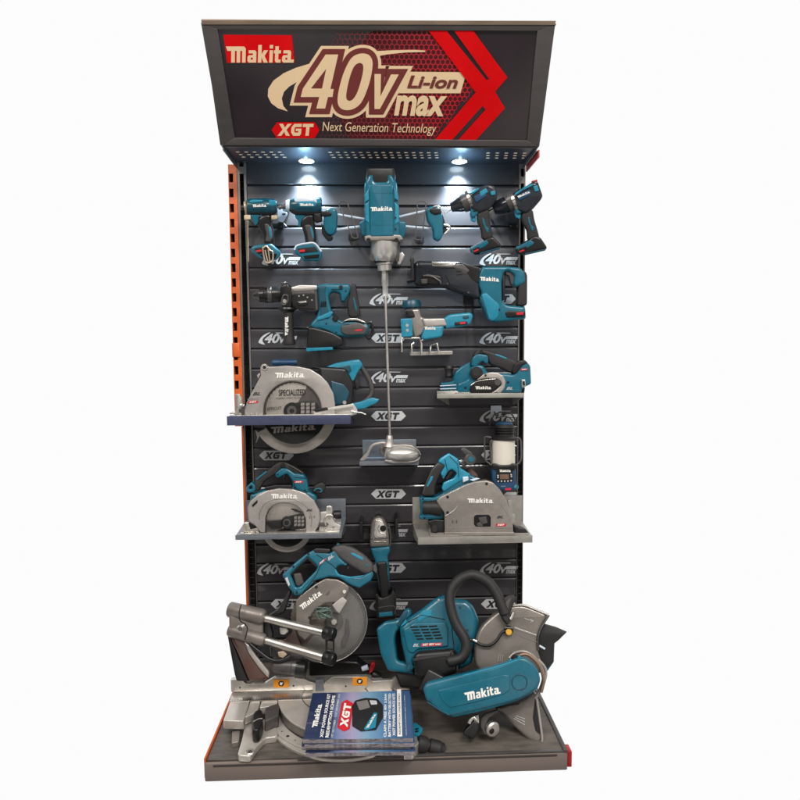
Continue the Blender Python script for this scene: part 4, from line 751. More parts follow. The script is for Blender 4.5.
part(t, 'motor_end', TEALD, S([(330, 380), (344, 384), (350, 392), (346, 404), (332, 406)], Y+.028, .02, .007, 2)); screws(t, Y+.024, [(344.5, 402.5)], 2.0, CHR)
fo = part(t, 'front_bracket', CAST, S(K((70, 210), (92, 206), (106, 230), (112, 300), (118, 320), (70, 322)), Y+.02, .006, .001, 1)); part(fo, 'clamp_screw', CHR, LA(*K((96, 270), (120, 268)), Y+.01, [(0, 1.6), (.3, 2), (1, 1.4)], 14)); part(t, 'bevel_plate', GRAP, S(K((90, 285), (125, 278), (180, 290), (205, 312), (200, 326), (88, 326)), Y+.012, .02, .004, 1)); 
for u in (96, 132, 160, 186): part(t, 'fixing_bolt', CHR, DISC(K((u, 316))[0], 1.6, PY(Y-.004), .012))
part(t, 'base_plate', CAST, bx(W(227.5, 400, -.19).x, W(352, 400, -.19).x, -.188, -.166, zs1-.003, zs1+.0015, .001), bx(W(228, 400, -.1).x, W(352, 400, -.1).x, -.098, -.02, zs1-.003, zs1+.0015, .001)); part(t, 'rear_bracket', CAST, S(K((600, 280), (700, 258), (722, 290), (724, 312), (690, 326), (606, 326)), Y+.012, .006, .002, 1)); part(t, 'lock_lever', CHR, TB(K((690, 300), (720, 306), (742, 308), (768, 318)), Y-.004, [1.2, 1, .9, .6]))
# ---------------------------------------------------------------- smaller circular saw
Y = -.172
FR(290, 505, Y, .4)
t = thing('circular_saw', 'smaller silver circular saw with a teal top handle on the steel-grey shelf', 'circular saw', (W(290, 534, Y+.05).x, Y+.05, zs2), 'circular saws on the left shelves')
go = C2((203, 516), (165, 468), (128, 444), (122, 400), (119, 350), (136, 312), (182, 270), (250, 238), (330, 224), (420, 229), (500, 254), (560, 303), (594, 370), (600, 430), (585, 482), (562, 516))
gh = C2((505, 516), (505, 420), (490, 380), (450, 340), (400, 322), (340, 318), (290, 332), (255, 362), (236, 410), (233, 516))
gd = part(t, 'blade_guard', ALU, S(go+gh, Y, .011, .0045, 1.2)); part(gd, 'guard_slot', HOLE, S(C2((145, 334), (184, 298), (184, 318), (150, 350)), Y-.0005, .004, 0, .6)); part(gd, 'guard_rim', ALUD, TB(go[1:-1], Y+.007, .5, sm=False), TB(gh[1:-1], Y+.004, .5, sm=False)); part(gd, 'guard_step', ALUD, TB(C2((196, 430), (200, 380), (240, 318), (300, 296), (400, 292), (470, 312), (520, 360), (545, 420), (540, 480)), Y+.0005, .5))
part(t, 'guard_back', ALUD, S(C2((140, 516), (135, 350), (200, 275), (330, 236), (420, 240), (500, 265), (575, 340), (590, 430), (560, 516)), Y+.032, .02, .004, 2))
bl = sawblade(t, C2((380, 440))[0], 21, Y+.016, BLADE, 36); fl = part(t, 'arbor_flange', BLK, DISC(C2((380, 452))[0], 6.2, PY(Y+.0), .015)); part(fl, 'arbor_bolt', BLK, DISC(C2((378, 453))[0], 2.6, PY(Y-.004), .006, seg=6)); part(fl, 'arbor_ring', GRAP, DISC(C2((379, 452))[0], 3.9, PY(Y-.0015), .004))
part(t, 'guard_lever', BLK, S(C2((172, 428), (200, 432), (260, 438), (345, 432), (345, 492), (270, 490), (250, 462), (200, 446)), Y+.004, .01, .003, 1)); part(t, 'blade_shroud', GRAP, S(C2((232, 440), (300, 432), (350, 440), (345, 516), (240, 516)), Y+.012, .005, .002, 1)); part(bl, 'blade_mark', BLKP, FL(C2((405, 358), (440, 362), (485, 385), (440, 378)), Y+.013, .001, 0, True), smooth=False)
vb = part(t, 'vent_cover', BLK, S(C2((392, 408), (470, 390), (500, 400), (502, 490), (420, 500), (392, 490)), Y+.006, .008, .002, 1)); part(vb, 'vent_slots', DIMP, *[S(C2((428+i*24, 410+j*24), (446+i*24, 406+j*24), (446+i*24, 424+j*24), (428+i*24, 428+j*24)), Y+.0055, .002, 0, .4) for i in range(3) for j in range(3)], smooth=False)
lg_ = part(t, 'lower_guard', ALUD, S(ring_arc(C2((380, 480))[0], 19.2, 25.6, 14, 166), Y+.028, .010, .004, 0)); part(lg_, 'blade_shade', HOLE, S(ring_arc(C2((380, 482))[0], .5, 19.8, 20, 160), Y+.0115, .002, 0, 0)); part(lg_, 'maker_logo', DIMP, GL('MK', Y+.011, C2((312, 564))[0], C2((440, 560))[0], 3.4, .2), smooth=False)  # black half disc again painted as shade in front of the lower blade
logo(gd, Y, C2((276, 290))[0], C2((452, 290))[0], 5.2, yt=C2((272, 257))[0]); part(gd, 'small_print', BLKP, TX('BL', Y, C2((508, 376))[0], C2((552, 374))[0], 2.2, .4, .02), smooth=False); part(gd, 'small_print', BLKP, TX('[--]', Y, C2((530, 424))[0], C2((566, 420))[0], 2.2, .0, .0), smooth=False)
mh = part(t, 'motor_housing', TEAL, S(C2((134, 268), (250, 226), (420, 205), (520, 240), (575, 270), (580, 305), (560, 330), (135, 320)), Y+.04, .085, .012, 2)); part(mh, 'top_ribs', BLK, S(C2((230, 214), (300, 200), (410, 200), (420, 232), (240, 240)), Y+.036, .06, .005, 1))
hd = part(t, 'top_handle', RUB, S(C2((162, 196), (205, 146), (300, 62), (332, 46), (378, 50), (440, 85), (492, 118), (488, 140), (440, 130), (385, 96), (345, 88), (300, 130), (232, 172), (205, 215), (190, 245), (165, 235)), Y+.04, .042, .011, 2)); part(hd, 'grip_stripe', TEAL, S(C2((170, 160), (240, 106), (248, 116), (178, 170)), Y+.038, .006, .0015, .5)); part(hd, 'edge_strip', GRIP, TB(C2((392, 66), (440, 92), (486, 122)), Y+.037, .8)); part(hd, 'lock_button', BLK, DISC(C2((352, 70))[0], 2.4, PY(Y+.036), .008))
sh = part(t, 'switch_housing', TEAL, S(C2((300, 124), (345, 86), (384, 90), (430, 122), (490, 128), (514, 168), (526, 250), (500, 255), (418, 225), (414, 178), (380, 126), (345, 142), (318, 158), (302, 142)), Y+.036, .05, .009, 1.5)); part(sh, 'trigger', BLK, S(C2((352, 128), (374, 126), (362, 162), (342, 160)), Y+.045, .02, .003, .8)); badge(sh, Y+.036, C2((426, 187), (486, 187), (428, 172)))
seam(sh, Y+.0355, C2((385, 130), (425, 180), (430, 220)), C2((430, 150), (505, 155))); screws(sh, Y+.0355, C2((500, 235), (435, 215), (318, 130)), .9); part(t, 'rear_lug', TEAL, S(C2((108, 216), (144, 180), (168, 205), (170, 232), (160, 250), (124, 254), (108, 240)), Y+.038, .05, .006, 1, holes=[C2((126, 214), (146, 204), (148, 224), (130, 232))])); 
kn = part(t, 'front_knob', RUB, S(C2((548, 220), (575, 195), (612, 180), (638, 196), (638, 236), (600, 264), (566, 258)), Y+.045, .05, .012, 3)); part(kn, 'knob_inset', TEAL, TB(C2((560, 240), (575, 226), (600, 226), (614, 240), (600, 248)), Y+.043, .8))
br = part(t, 'bevel_bracket', CAST, S(C2((602, 380), (640, 376), (642, 345), (662, 336), (682, 345), (684, 410), (700, 450), (740, 470), (728, 515), (590, 515), (596, 470), (560, 460), (562, 440), (600, 440)), Y+.01, .012, .003, 1)); part(br, 'clamp_shoe', GRAP, S(C2((566, 452), (640, 448), (660, 462), (640, 480), (575, 474)), Y+.004, .01, .003, 1)); screws(br, Y+.008, C2((662, 420), (660, 358), (690, 480), (640, 500)), 1.3, CHR); part(br, 'lock_knob', BLK, LA(*C2((684, 398), (742, 396)), Y+.012, [(0, 2.4), (.15, 4), (.85, 4.2), (1, 3.4)], 16)); part(br, 'arc_scale', STEEL, TB(C2((640, 470), (630, 430), (650, 402), (684, 405), (700, 430)), Y+.006, .9))
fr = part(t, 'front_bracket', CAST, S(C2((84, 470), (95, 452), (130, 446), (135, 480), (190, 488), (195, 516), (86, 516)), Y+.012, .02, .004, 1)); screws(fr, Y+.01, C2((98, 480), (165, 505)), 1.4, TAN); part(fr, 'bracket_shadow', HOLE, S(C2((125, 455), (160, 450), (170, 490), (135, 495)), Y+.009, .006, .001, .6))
part(t, 'base_plate', CAST, bx(W(240, 534, Y).x, W(340, 534, Y).x, -.19, -.168, zs2-.003, zs2+.0015, .001), bx(W(241, 534, -.1).x, W(341, 534, -.1).x, -.088, -.03, zs2-.003, zs2+.0015, .001))
# ---------------------------------------------------------------- belt planer
Y = -.115
FR(490, 378, Y, .5)
t = thing('belt_planer', 'teal planer with a black belt cover on the narrow shelf at right', 'planer', (W(490, 393, Y).x, Y+.04, zs4))
bd = part(t, 'body', TEAL, S(PLc((158, 386), (162, 318), (240, 285), (262, 195), (300, 180), (352, 185), (385, 238), (520, 246), (572, 252), (620, 182), (662, 150), (696, 188), (702, 320), (640, 348), (628, 386)), Y+.008, .085, .012, 2))
part(t, 'front_shoe', CAST, S([(437, 391.6), (456, 390.6), (460, 393), (437, 395.2)], Y+.01, .07, .001, .3)); part(t, 'front_block', TEAL, S([(441, 383), (451, 382), (458, 378), (459, 391), (442, 391.5)], Y+.014, .07, .005, 1)); part(t, 'front_ribs', WPL, TB([(440, 386), (456, 385)], Y+.01, .5), TB([(440, 389), (456, 388.6)], Y+.01, .5)); kn = part(t, 'depth_knob', RUB, LA((449, 378), (449, 366), Y+.05, [(0, 3), (.2, 4.2), (.5, 3.4), (.8, 4.8), (1, 3.6)], 20)); part(t, 'knob_neck', TEAL, S([(452, 384), (455, 372), (462, 366), (470, 362), (472, 372), (468, 386)], Y+.012, .06, .01, 2))
hd = part(t, 'handle', RUB, S(PLc((272, 118), (300, 76), (345, 66), (400, 80), (480, 110), (572, 146), (606, 165), (585, 236), (545, 240), (480, 205), (405, 182), (385, 150), (378, 112), (330, 104), (296, 130)), Y+.014, .046, .014, 3)); part(hd, 'grip_stripe', TEALL, S(PLc((434, 100), (470, 108), (525, 132), (520, 140), (470, 124), (440, 112)), Y+.0125, .006, .0015, .5)); part(hd, 'lock_button', BLK, DISC(PLc((338, 88))[0], 2, PY(Y+.012), .006))
part(t, 'switch_housing', TEAL, S(PLc((262, 190), (272, 130), (300, 104), (330, 100), (386, 112), (390, 168), (368, 174), (345, 152), (322, 168), (300, 196)), Y+.01, .052, .009, 1.5)); part(t, 'trigger', BLK, S(PLc((330, 168), (352, 158), (372, 176), (352, 190)), Y+.02, .02, .003, 1)); part(t, 'dust_port', RUB, DISC(PLc((302, 240))[0], 6.4, PY(Y-.006), .05, prof=None), DISC(PLc((302, 240))[0], 4.2, PY(Y-.009), .008))
bc = part(t, 'belt_cover', BLK, S(PLc((254, 386), (258, 335), (285, 308), (330, 292), (440, 282), (475, 296), (484, 322), (440, 360), (400, 386)), Y-.008, .02, .006, 2)); logo(bc, Y-.008, PLc((292, 358))[0], PLc((408, 358))[0], 3.2); part(t, 'cover_arc', ALU, S(PLc((300, 290), (345, 252), (400, 234), (455, 236), (500, 262), (516, 305), (508, 350), (480, 386), (405, 386), (445, 362), (484, 325), (476, 296), (440, 280), (380, 282)), Y-.004, .02, .006, 1.5)); part(bc, 'cover_trim', CHR, TB(PLc((262, 330), (300, 304), (370, 290), (440, 284)), Y-.009, .6))
part(bc, 'pulley', GRAP, DISC(PLc((456, 310))[0], 3.2, PY(Y-.010), .004)); screws(bc, Y-.008, PLc((420, 328), (368, 256)), 1.1); screws(bd, Y+.008, PLc((532, 308), (222, 350)), 1.3); part(bd, 'small_print', GPR, TX('BL', Y+.008, PLc((518, 362))[0], PLc((566, 360))[0], 2.6, .4, .02), smooth=False)
bt = part(t, 'battery_mount', BLK, S(PLc((580, 175), (615, 150), (655, 145), (676, 166), (640, 182), (600, 236), (572, 250), (560, 225)), Y+.004, .07, .008, 1)); badge(t, Y+.006, PLc((624, 222), (674, 220), (624, 208))); lt = part(bt, 'latch', CHR, S(PLc((628, 288), (656, 286), (662, 340), (630, 346)), Y-.002, .012, .003, 1)); part(lt, 'latch_slot', HOLE, S(PLc((638, 302), (652, 300), (654, 330), (640, 332)), Y-.003, .003, 0, .6)); part(t, 'foot_strut', BLK, S(PLc((638, 345), (655, 345), (650, 384), (638, 384)), Y+.02, .02, .002, .4))
part(t, 'sole_plate', CAST, bx(W(456, 393, Y).x, W(521, 393, Y).x, Y+.01, Y+.09, zs4-.003, zs4+.002, .001))
# ---------------------------------------------------------------- lantern
FR(500, 465, -.13, .6)
t = thing('site_lantern', 'black caged lantern with a frosted cylinder over a dark blue radio base', 'lantern', tuple(W(505, 490, -.09)))
Yc = -.085; part(t, 'lens', mat('frosted_lens', (206, 200, 188), .45, var=.03, emis=.06), LA(*LN((226, 518), (226, 318)), Yc, [(0, 10.5), (.03, 11.4), (.97, 11.2), (1, 10.4)], 40)); part(t, 'top_collar', RUB, LA(*LN((236, 325), (236, 195)), Yc, [(0, 11.5), (.04, 12.8), (.14, 13), (.3, 9.6), (.34, 9), (.7, 9.2), (.74, 9.8), (.95, 9.6), (1, 8)], 30)); part(t, 'fin', BLK, *[LA(*LN((236, v), (236, v-9)), Yc, [(0, 9.6), (.5, 10.4), (1, 9.6)], 30) for v in (232, 252, 272)], label='cooling fins'); part(t, 'top_cap', NAVY, LA(*LN((236, 196), (236, 172)), Yc, [(0, 8.4), (.7, 7), (1, 3)], 28))
part(t, 'carry_bail', BLK, TB(LN((118, 205), (122, 165), (160, 115), (220, 96), (285, 108), (318, 155), (324, 205)), Yc-.01, .75)); part(t, 'hook_wire', BLK, TB(LN((150, 92), (185, 140), (230, 128), (280, 145), (300, 170)), Yc-.005, .55))
for pts in [((130, 300), (82, 296), (76, 330), (78, 420), (84, 480), (136, 525)), ((330, 302), (360, 312), (368, 360), (366, 480), (325, 522)), ((140, 320), (120, 345), (126, 420), (128, 500))]: part(t, 'cage_bar', GRAP, TB(LN(*pts), Yc-.02, .85))
bs = part(t, 'base', NAVY, S(LN((132, 560), (150, 528), (322, 528), (330, 600), (336, 660), (338, 696), (305, 730), (190, 726), (160, 680), (134, 640)), Yc-.045, .08, .010, 2)); part(t, 'base_shoulder', BLK, S(LN((140, 515), (170, 508), (200, 522), (280, 520), (305, 506), (338, 520), (330, 545), (318, 560), (150, 560), (138, 545)), Yc-.05, .09, .007, 1.5))
pn = part(bs, 'control_panel', BLK, S(LN((172, 548), (302, 548), (306, 655), (180, 660), (170, 620)), Yc-.047, .004, .001, 1)); part(pn, 'screen', mat('lantern_screen', (112, 84, 70), .3, var=.1), S(LN((200, 596), (270, 594), (270, 632), (202, 634)), Yc-.048, .002, .0004, .4)); logo(pn, Yc-.047, LN((194, 576))[0], LN((286, 576))[0], 2.8)
for q in [(184, 605), (184, 620), (290, 598), (292, 612), (186, 651), (212, 650), (238, 650), (264, 649), (290, 646)]: part(pn, 'button', GPR, DISC(LN(q)[0], .85, PY(Yc-.0485), .002, seg=10))
badge(bs, Yc-.045, LN((240, 722), (288, 720), (242, 706)), txt=False); part(bs, 'small_print', GPR, TX('RADIO', Yc-.045, LN((210, 694))[0], LN((245, 693))[0], .9, 0), smooth=False); part(bs, 'dial', TEAL, LA(*LN((318, 712), (334, 680)), Yc-.04, [(0, 2), (.3, 2.8), (1, 2.2)], 14))
FR()
hk = thing('lantern_hook', 'small silver plate hook holding the black lantern', 'hook', tuple(W(496, 410, -.003)), 'hooks holding tools on the slatwall'); part(hk, 'hook_plate', WPL, S(LN((126, 46), (212, 44), (213, 110), (126, 114)), -.004, .003, .0006, .4)); part(hk, 'prong', CHR, tube([W(*LN((170, 98))[0], -.004), W(*LN((172, 96))[0], Yc-.02)], .003, 8))
# ---------------------------------------------------------------- plunge saw
Y = -.165
FR(475, 510, Y, .5)
t = thing('plunge_saw', 'grey-cased plunge saw with a tall dark grip on the warm silver shelf', 'plunge saw', (W(475, 536, Y+.04).x, Y+.04, zs3))
gc = part(t, 'blade_case', ALUD, S(PS((244, 588), (242, 450), (192, 378), (215, 350), (300, 310), (370, 276), (430, 256), (500, 247), (545, 262), (590, 310), (625, 372), (648, 440), (664, 520), (670, 588)), Y, .045, .007, 1.5)); part(gc, 'case_seam', DIMP, TB(PS((250, 430), (290, 400), (330, 396), (560, 392), (600, 415), (640, 470)), Y+.0005, .35), TB(PS((246, 540), (660, 540)), Y+.0003, .35)); part(gc, 'case_window', HOLE, S(PS((424, 470), (440, 460), (516, 460), (528, 474), (528, 534), (436, 534), (424, 520)), Y-.0005, .004, .0005, 1)); part(gc, 'window_block', GRAP, S(PS((452, 478), (500, 470), (508, 510), (470, 520)), Y-.001, .002, .0005, .6), S(PS((440, 515), (470, 500), (480, 530), (445, 530)), Y-.001, .002, .0005, .6)); part(gc, 'case_edge', ALU, TB(PS((248, 470), (300, 435), (325, 404)), Y-.0002, .6))
screws(gc, Y, PS((502, 270), (262, 351), (262, 447), (262, 580)), 1.5); logo(gc, Y, PS((386, 386))[0], PS((544, 388))[0], 5.8, yt=PS((382, 357))[0]); badge(gc, Y, PS((558, 531), (620, 531), (562, 514))); part(gc, 'small_print', BLKP, TX('BL', Y, PS((564, 482))[0], PS((606, 481))[0], 2.4, .4, .02), smooth=False); part(gc, 'small_print', BLKP, TX('[-]', Y, PS((290, 512))[0], PS((320, 512))[0], 3, 0), smooth=False)
part(t, 'case_base', ALUD, S(PS((242, 568), (672, 568), (680, 588), (242, 590)), Y-.006, .06, .002, .6))
mh = part(t, 'motor_housing', TEAL, S(PS((88, 360), (98, 350), (180, 352), (230, 330), (245, 290), (300, 230), (345, 190), (400, 212), (462, 242), (440, 262), (330, 310), (245, 350), (245, 490), (88, 492), (84, 470), (96, 462)), Y+.025, .08, .012, 2)); part(t, 'dust_port', RUB, LA(*PS((108, 414), (222, 416)), Y+.03, [(0, 6.4), (.08, 7), (.3, 6.6), (.7, 7.6), (1, 8.4)], 26))
th = part(t, 'top_handle', TEALL, S(PS((205, 138), (215, 118), (272, 82), (330, 118), (342, 172), (405, 212), (395, 232), (330, 260), (240, 320), (225, 300), (238, 262), (300, 235), (320, 205), (290, 180), (268, 190), (236, 245), (218, 205), (246, 158)), Y+.02, .055, .008, 1.5)); part(th, 'trigger', BLK, S(PS((246, 236), (268, 205), (290, 185), (296, 205), (262, 250)), Y+.03, .03, .004, 1))
seam(th, Y+.0195, PS((275, 100), (325, 150), (330, 230)), PS((245, 120), (262, 190))); screws(mh, Y+.024, PS((120, 480), (230, 480), (110, 362)), 1.0); gp = part(t, 'rear_grip', RUB, S(PS((104, 348), (114, 296), (138, 232), (168, 172), (208, 136), (250, 154), (234, 190), (202, 238), (184, 300), (186, 348)), Y+.022, .048, .014, 3)); part(gp, 'grip_stripe', TEALL, S(PS((132, 284), (158, 225), (174, 222), (168, 245), (140, 290)), Y+.0205, .006, .0015, .6)); part(gp, 'grip_edge', GRIP, TB(PS((112, 330), (122, 296), (146, 235), (176, 178), (210, 146)), Y+.026, 1.0))
kn = part(t, 'front_knob', GRIP, DISC(PS((402, 122))[0], 5.8, PY(Y+.01), .02), S(PS((340, 60), (362, 44), (390, 62), (420, 80), (400, 118), (368, 92)), Y+.035, .03, .009, 2), S(PS((335, 140), (372, 118), (392, 142), (362, 172)), Y+.025, .03, .006, 1)); part(kn, 'knob_cap', TEAL, DISC(PS((407, 121))[0], 2.9, PY(Y+.007), .006)); part(t, 'knob_stem', CAST, S(PS((330, 128), (350, 120), (360, 138), (340, 152)), Y+.03, .02, .003, .6))
part(t, 'motor_cap', mat('brown_rubber', (92, 66, 56), .55, var=.15), S(PS((372, 175), (402, 172), (440, 205), (455, 232), (410, 222), (385, 200)), Y+.05, .06, .008, 2)); part(t, 'depth_gauge', WPL, S(PS((398, 246), (440, 232), (462, 238), (420, 254)), Y+.01, .01, .002, .5), S(PS((356, 228), (390, 225), (392, 248), (358, 262)), Y+.012, .02, .003, .6))
mc = part(t, 'bevel_clamp', BLK, S(PS((142, 500), (180, 488), (244, 492), (244, 586), (190, 588), (186, 566), (160, 566), (158, 530), (145, 520)), Y+.02, .05, .006, 1)); part(mc, 'clamp_knob', RUB, DISC(PS((182, 548))[0], 3.6, PY(Y+.008), .016, seg=10)); part(t, 'rear_clamp', BLK, S(PS((664, 518), (700, 540), (740, 545), (768, 580), (676, 588)), Y+.02, .05, .005, 1)); part(t, 'guide_plate', ALU, S(PS((630, 370), (655, 368), (660, 455), (676, 460), (680, 560), (662, 560)), Y+.06, .01, .001, .6)); part(t, 'sole_plate', ALU, bx(W(430, 536, Y).x, W(530, 536, Y).x, Y-.012, Y+.12, zs3-.003, zs3+.002, .001))
# ---------------------------------------------------------------- upright angle grinder
Y = -.10
FR(385, 565, Y, .5)
t = thing('angle_grinder', 'angle grinder hanging upright by its silver head between the mitre saw and the power cutter', 'angle grinder', tuple(W(386, 600, -.07)))
hd = part(t, 'gear_head', GUN, S(GG((145, 255), (146, 180), (152, 100), (172, 62), (210, 44), (248, 66), (272, 110), (286, 190), (286, 268), (150, 275)), Y, .07, .016, 2)); part(hd, 'face_plate', CAST, S(GG((170, 180), (180, 90), (200, 66), (240, 84), (262, 130), (266, 200), (180, 205)), Y-.003, .01, .004, 1.5)); part(hd, 'spindle_hole', HOLE, DISC(GG((240, 135))[0], 3.2, PY(Y-.004), .004)); part(hd, 'spindle_rim', CHR, TB(GG((215, 110), (205, 135), (220, 165), (250, 170)), Y-.004, .55)); part(hd, 'head_seam', GRAP, TB(GG((152, 205), (210, 208), (280, 200)), Y+.001, .8), TB(GG((160, 232), (280, 226)), Y+.003, .5)); part(hd, 'seam_catch', CHR, TB(GG((172, 205), (175, 232), (262, 232), (262, 208)), Y-.002, .5, sm=False)); part(hd, 'spindle_nut', BLK, DISC(GG((205, 52))[0], 3, PY(Y+.02), .02)); part(hd, 'side_lever', GRAP, TB(GG((278, 95), (290, 140), (296, 200), (290, 260)), Y+.01, .9))
bd = part(t, 'motor_housing', TEAL, S(GG((150, 278), (292, 262), (294, 300), (272, 342), (282, 400), (268, 420), (190, 420), (184, 372), (160, 318)), Y+.002, .065, .013, 2)); part(bd, 'lower_shell', TEALD, S(GG((192, 400), (286, 395), (292, 560), (282, 580), (215, 585)), Y+.02, .045, .010, 1.5)); part(t, 'grip', BLK, S(GG((192, 388), (212, 376), (266, 374), (270, 430), (288, 560), (282, 640), (222, 650), (210, 520)), Y-.004, .05, .016, 2)); part(t, 'shell_edge', TEALL, TB(GG((198, 450), (208, 520), (216, 575)), Y+.012, .45), TB(GG((274, 415), (278, 500), (284, 575)), Y+.01, .45))
bs = part(t, 'battery_mount', BLK, S(GG((186, 625), (192, 598), (225, 640), (285, 620), (312, 574), (336, 612), (338, 780), (330, 796), (196, 796), (188, 720)), Y-.010, .075, .012, 2)); part(bs, 'mount_label', TEAL, S(GG((210, 748), (308, 738), (314, 768), (212, 778)), Y-.011, .004, .001, .6)); part(bs, 'mount_edge', GRIP, TB(GG((206, 712), (320, 700), (326, 760)), Y-.0095, .45))
FR()
bk = thing('grinder_bracket', 'flat black bracket with two upright ends behind the upright grinder head', 'bracket', tuple(W(378, 528, -.01)))
part(bk, 'back_bar', BLK, S(GG((80, 96), (150, 94), (330, 98), (330, 122), (80, 124)), -.03, .004, .001, .6)); part(bk, 'end_post', BLK, S(GG((70, 88), (92, 90), (94, 216), (70, 218)), -.09, .085, .002, .6)); part(bk, 'end_post', BLK, S(GG((328, 72), (350, 58), (354, 205), (330, 214)), -.09, .085, .002, .6)); part(bk, 'spacer', GRAP, S(GG((96, 130), (140, 128), (140, 210), (98, 212)), -.02, .003, .001, .4)); part(bk, 'spacer', GRAP, S(GG((288, 130), (326, 128), (328, 206), (290, 208)), -.02, .003, .001, .4)); part(bk, 'cross_bar', BLK, tube([W(*GG((72, 110))[0], -.05), W(*GG((350, 110))[0], -.05)], .004, 8))
# ---------------------------------------------------------------- sliding mitre saw on the deck
CLR = bpy.data.materials.new('clear_smoked_plastic'); CLR.use_nodes = True; nt = CLR.node_tree; b_ = nt.nodes['Principled BSDF']; b_.inputs['Base Color'].default_value = (.20, .20, .19, 1); b_.inputs['Roughness'].default_value = .12; b_.inputs['Alpha'].default_value = .42; b_.inputs['Coat Weight'].default_value = .6
_n = nt.nodes.new('ShaderNodeTexNoise'); _n.inputs['Scale'].default_value = 30; _m = nt.nodes.new('ShaderNodeMapRange'); _m.inputs['To Min'].default_value = .14; _m.inputs['To Max'].default_value = .34; nt.links.new(_n.outputs[0], _m.inputs[0]); nt.links.new(_m.outputs[0], b_.inputs['Alpha'])
BRWN = mat('reflection_brown_casting', (104, 66, 54), .42, metal=.4, var=.25, c2=(92, 82, 78), scale=18)  # brown tone carries the orange reflection on the support arm
ORL = mat('orange_warning_label', (240, 150, 20), .45, var=.04)
ZT = .168
Y = -.25
t = thing('mitre_saw', 'sliding compound mitre saw with twin steel rails and a silver table on the deck', 'mitre saw', tuple(W(320, 700, PZ(ZB))))
FR(325, 620, -.25, .75)
hd = part(t, 'handle_frame', TEAL, S(MS((118, 240), (180, 180), (250, 124), (292, 102), (320, 108), (372, 124), (400, 104), (428, 150), (470, 186), (420, 190), (405, 205), (418, 236), (470, 250), (540, 248), (600, 216), (607, 238), (592, 272), (530, 312), (480, 292), (420, 254), (370, 250), (300, 268), (222, 345), (186, 352), (150, 300)), Y, .055, .009, 1.5, holes=[MS((162, 236), (255, 142), (307, 192), (300, 214), (214, 302), (192, 306))]))
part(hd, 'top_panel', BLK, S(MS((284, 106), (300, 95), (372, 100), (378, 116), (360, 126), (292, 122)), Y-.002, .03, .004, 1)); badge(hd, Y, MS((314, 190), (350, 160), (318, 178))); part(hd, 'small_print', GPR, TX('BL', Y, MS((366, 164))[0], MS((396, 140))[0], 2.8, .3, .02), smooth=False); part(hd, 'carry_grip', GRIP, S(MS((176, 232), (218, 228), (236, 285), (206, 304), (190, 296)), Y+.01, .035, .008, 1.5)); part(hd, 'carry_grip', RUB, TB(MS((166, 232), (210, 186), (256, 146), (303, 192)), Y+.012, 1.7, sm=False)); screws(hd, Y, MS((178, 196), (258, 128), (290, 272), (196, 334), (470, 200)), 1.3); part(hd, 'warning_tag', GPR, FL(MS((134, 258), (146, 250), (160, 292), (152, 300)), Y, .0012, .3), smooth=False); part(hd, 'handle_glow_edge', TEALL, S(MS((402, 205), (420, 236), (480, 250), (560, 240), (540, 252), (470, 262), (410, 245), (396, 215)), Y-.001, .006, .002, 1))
seam(hd, Y-.0002, MS((300, 130), (390, 190), (430, 240)), MS((222, 345), (300, 240), (330, 170))); gp = part(t, 'main_grip', GRIP, S(MS((374, 100), (410, 76), (440, 74), (500, 92), (560, 132), (605, 178), (608, 214), (590, 234), (556, 236), (520, 214), (470, 184), (420, 146)), Y-.002, .055, .015, 3)); part(gp, 'grip_stripe', TEALL, S(MS((482, 120), (500, 122), (552, 148), (550, 164), (520, 150), (488, 132)), Y-.0035, .008, .002, .6)); part(gp, 'trigger', BLK, S(MS((424, 168), (452, 172), (476, 186), (468, 196), (440, 188)), Y+.012, .025, .004, 1)); screws(gp, Y-.002, MS((572, 186), (416, 76)), 1.4, TEAL)
bl = part(t, 'blade', mat('dark_blade_steel', (104, 98, 92), .3, metal=.7, var=.15, scale=40), S([p for i in range(60) for p in [((327+37*math.cos(math.radians(6*i))), (621+37*math.sin(math.radians(6*i)))), ((327+35.8*math.cos(math.radians(6*i+3))), (621+35.8*math.sin(math.radians(6*i+3))))]], Y+.028, .003, .0003, 0))
part(bl, 'arbor_flange', GRAP, DISC(MS((395, 490))[0], 9, PY(Y+.02), .01)); part(bl, 'arbor_bolt', STEEL, DISC(MS((395, 490))[0], 3.6, PY(Y+.014), .01, seg=6))
ug = part(t, 'upper_guard', GUARD, S(MS((192, 380), (214, 350), (298, 286), (350, 258), (410, 262), (450, 280), (478, 304), (468, 340), (440, 378), (424, 400), (400, 388), (350, 392), (300, 420), (276, 452), (262, 500), (290, 545), (238, 592), (200, 560), (192, 470)), Y+.002, .03, .006, 1.5)); logo(ug, Y+.002, MS((224, 428))[0], MS((333, 342))[0], 5.6); part(ug, 'small_print', BLKP, TX('XGT', Y+.002, MS((352, 354))[0], MS((378, 334))[0], 2.2, .3, .02), smooth=False); part(ug, 'guard_rib', ALU, S(MS((384, 402), (440, 356), (466, 378), (424, 446), (408, 436)), Y, .012, .003, 1)); screws(ug, Y+.002, MS((265, 468), (300, 305)), 1.6); part(ug, 'guard_pivot', CHR, DISC(MS((450, 328))[0], 2.2, PY(Y-.004), .012))
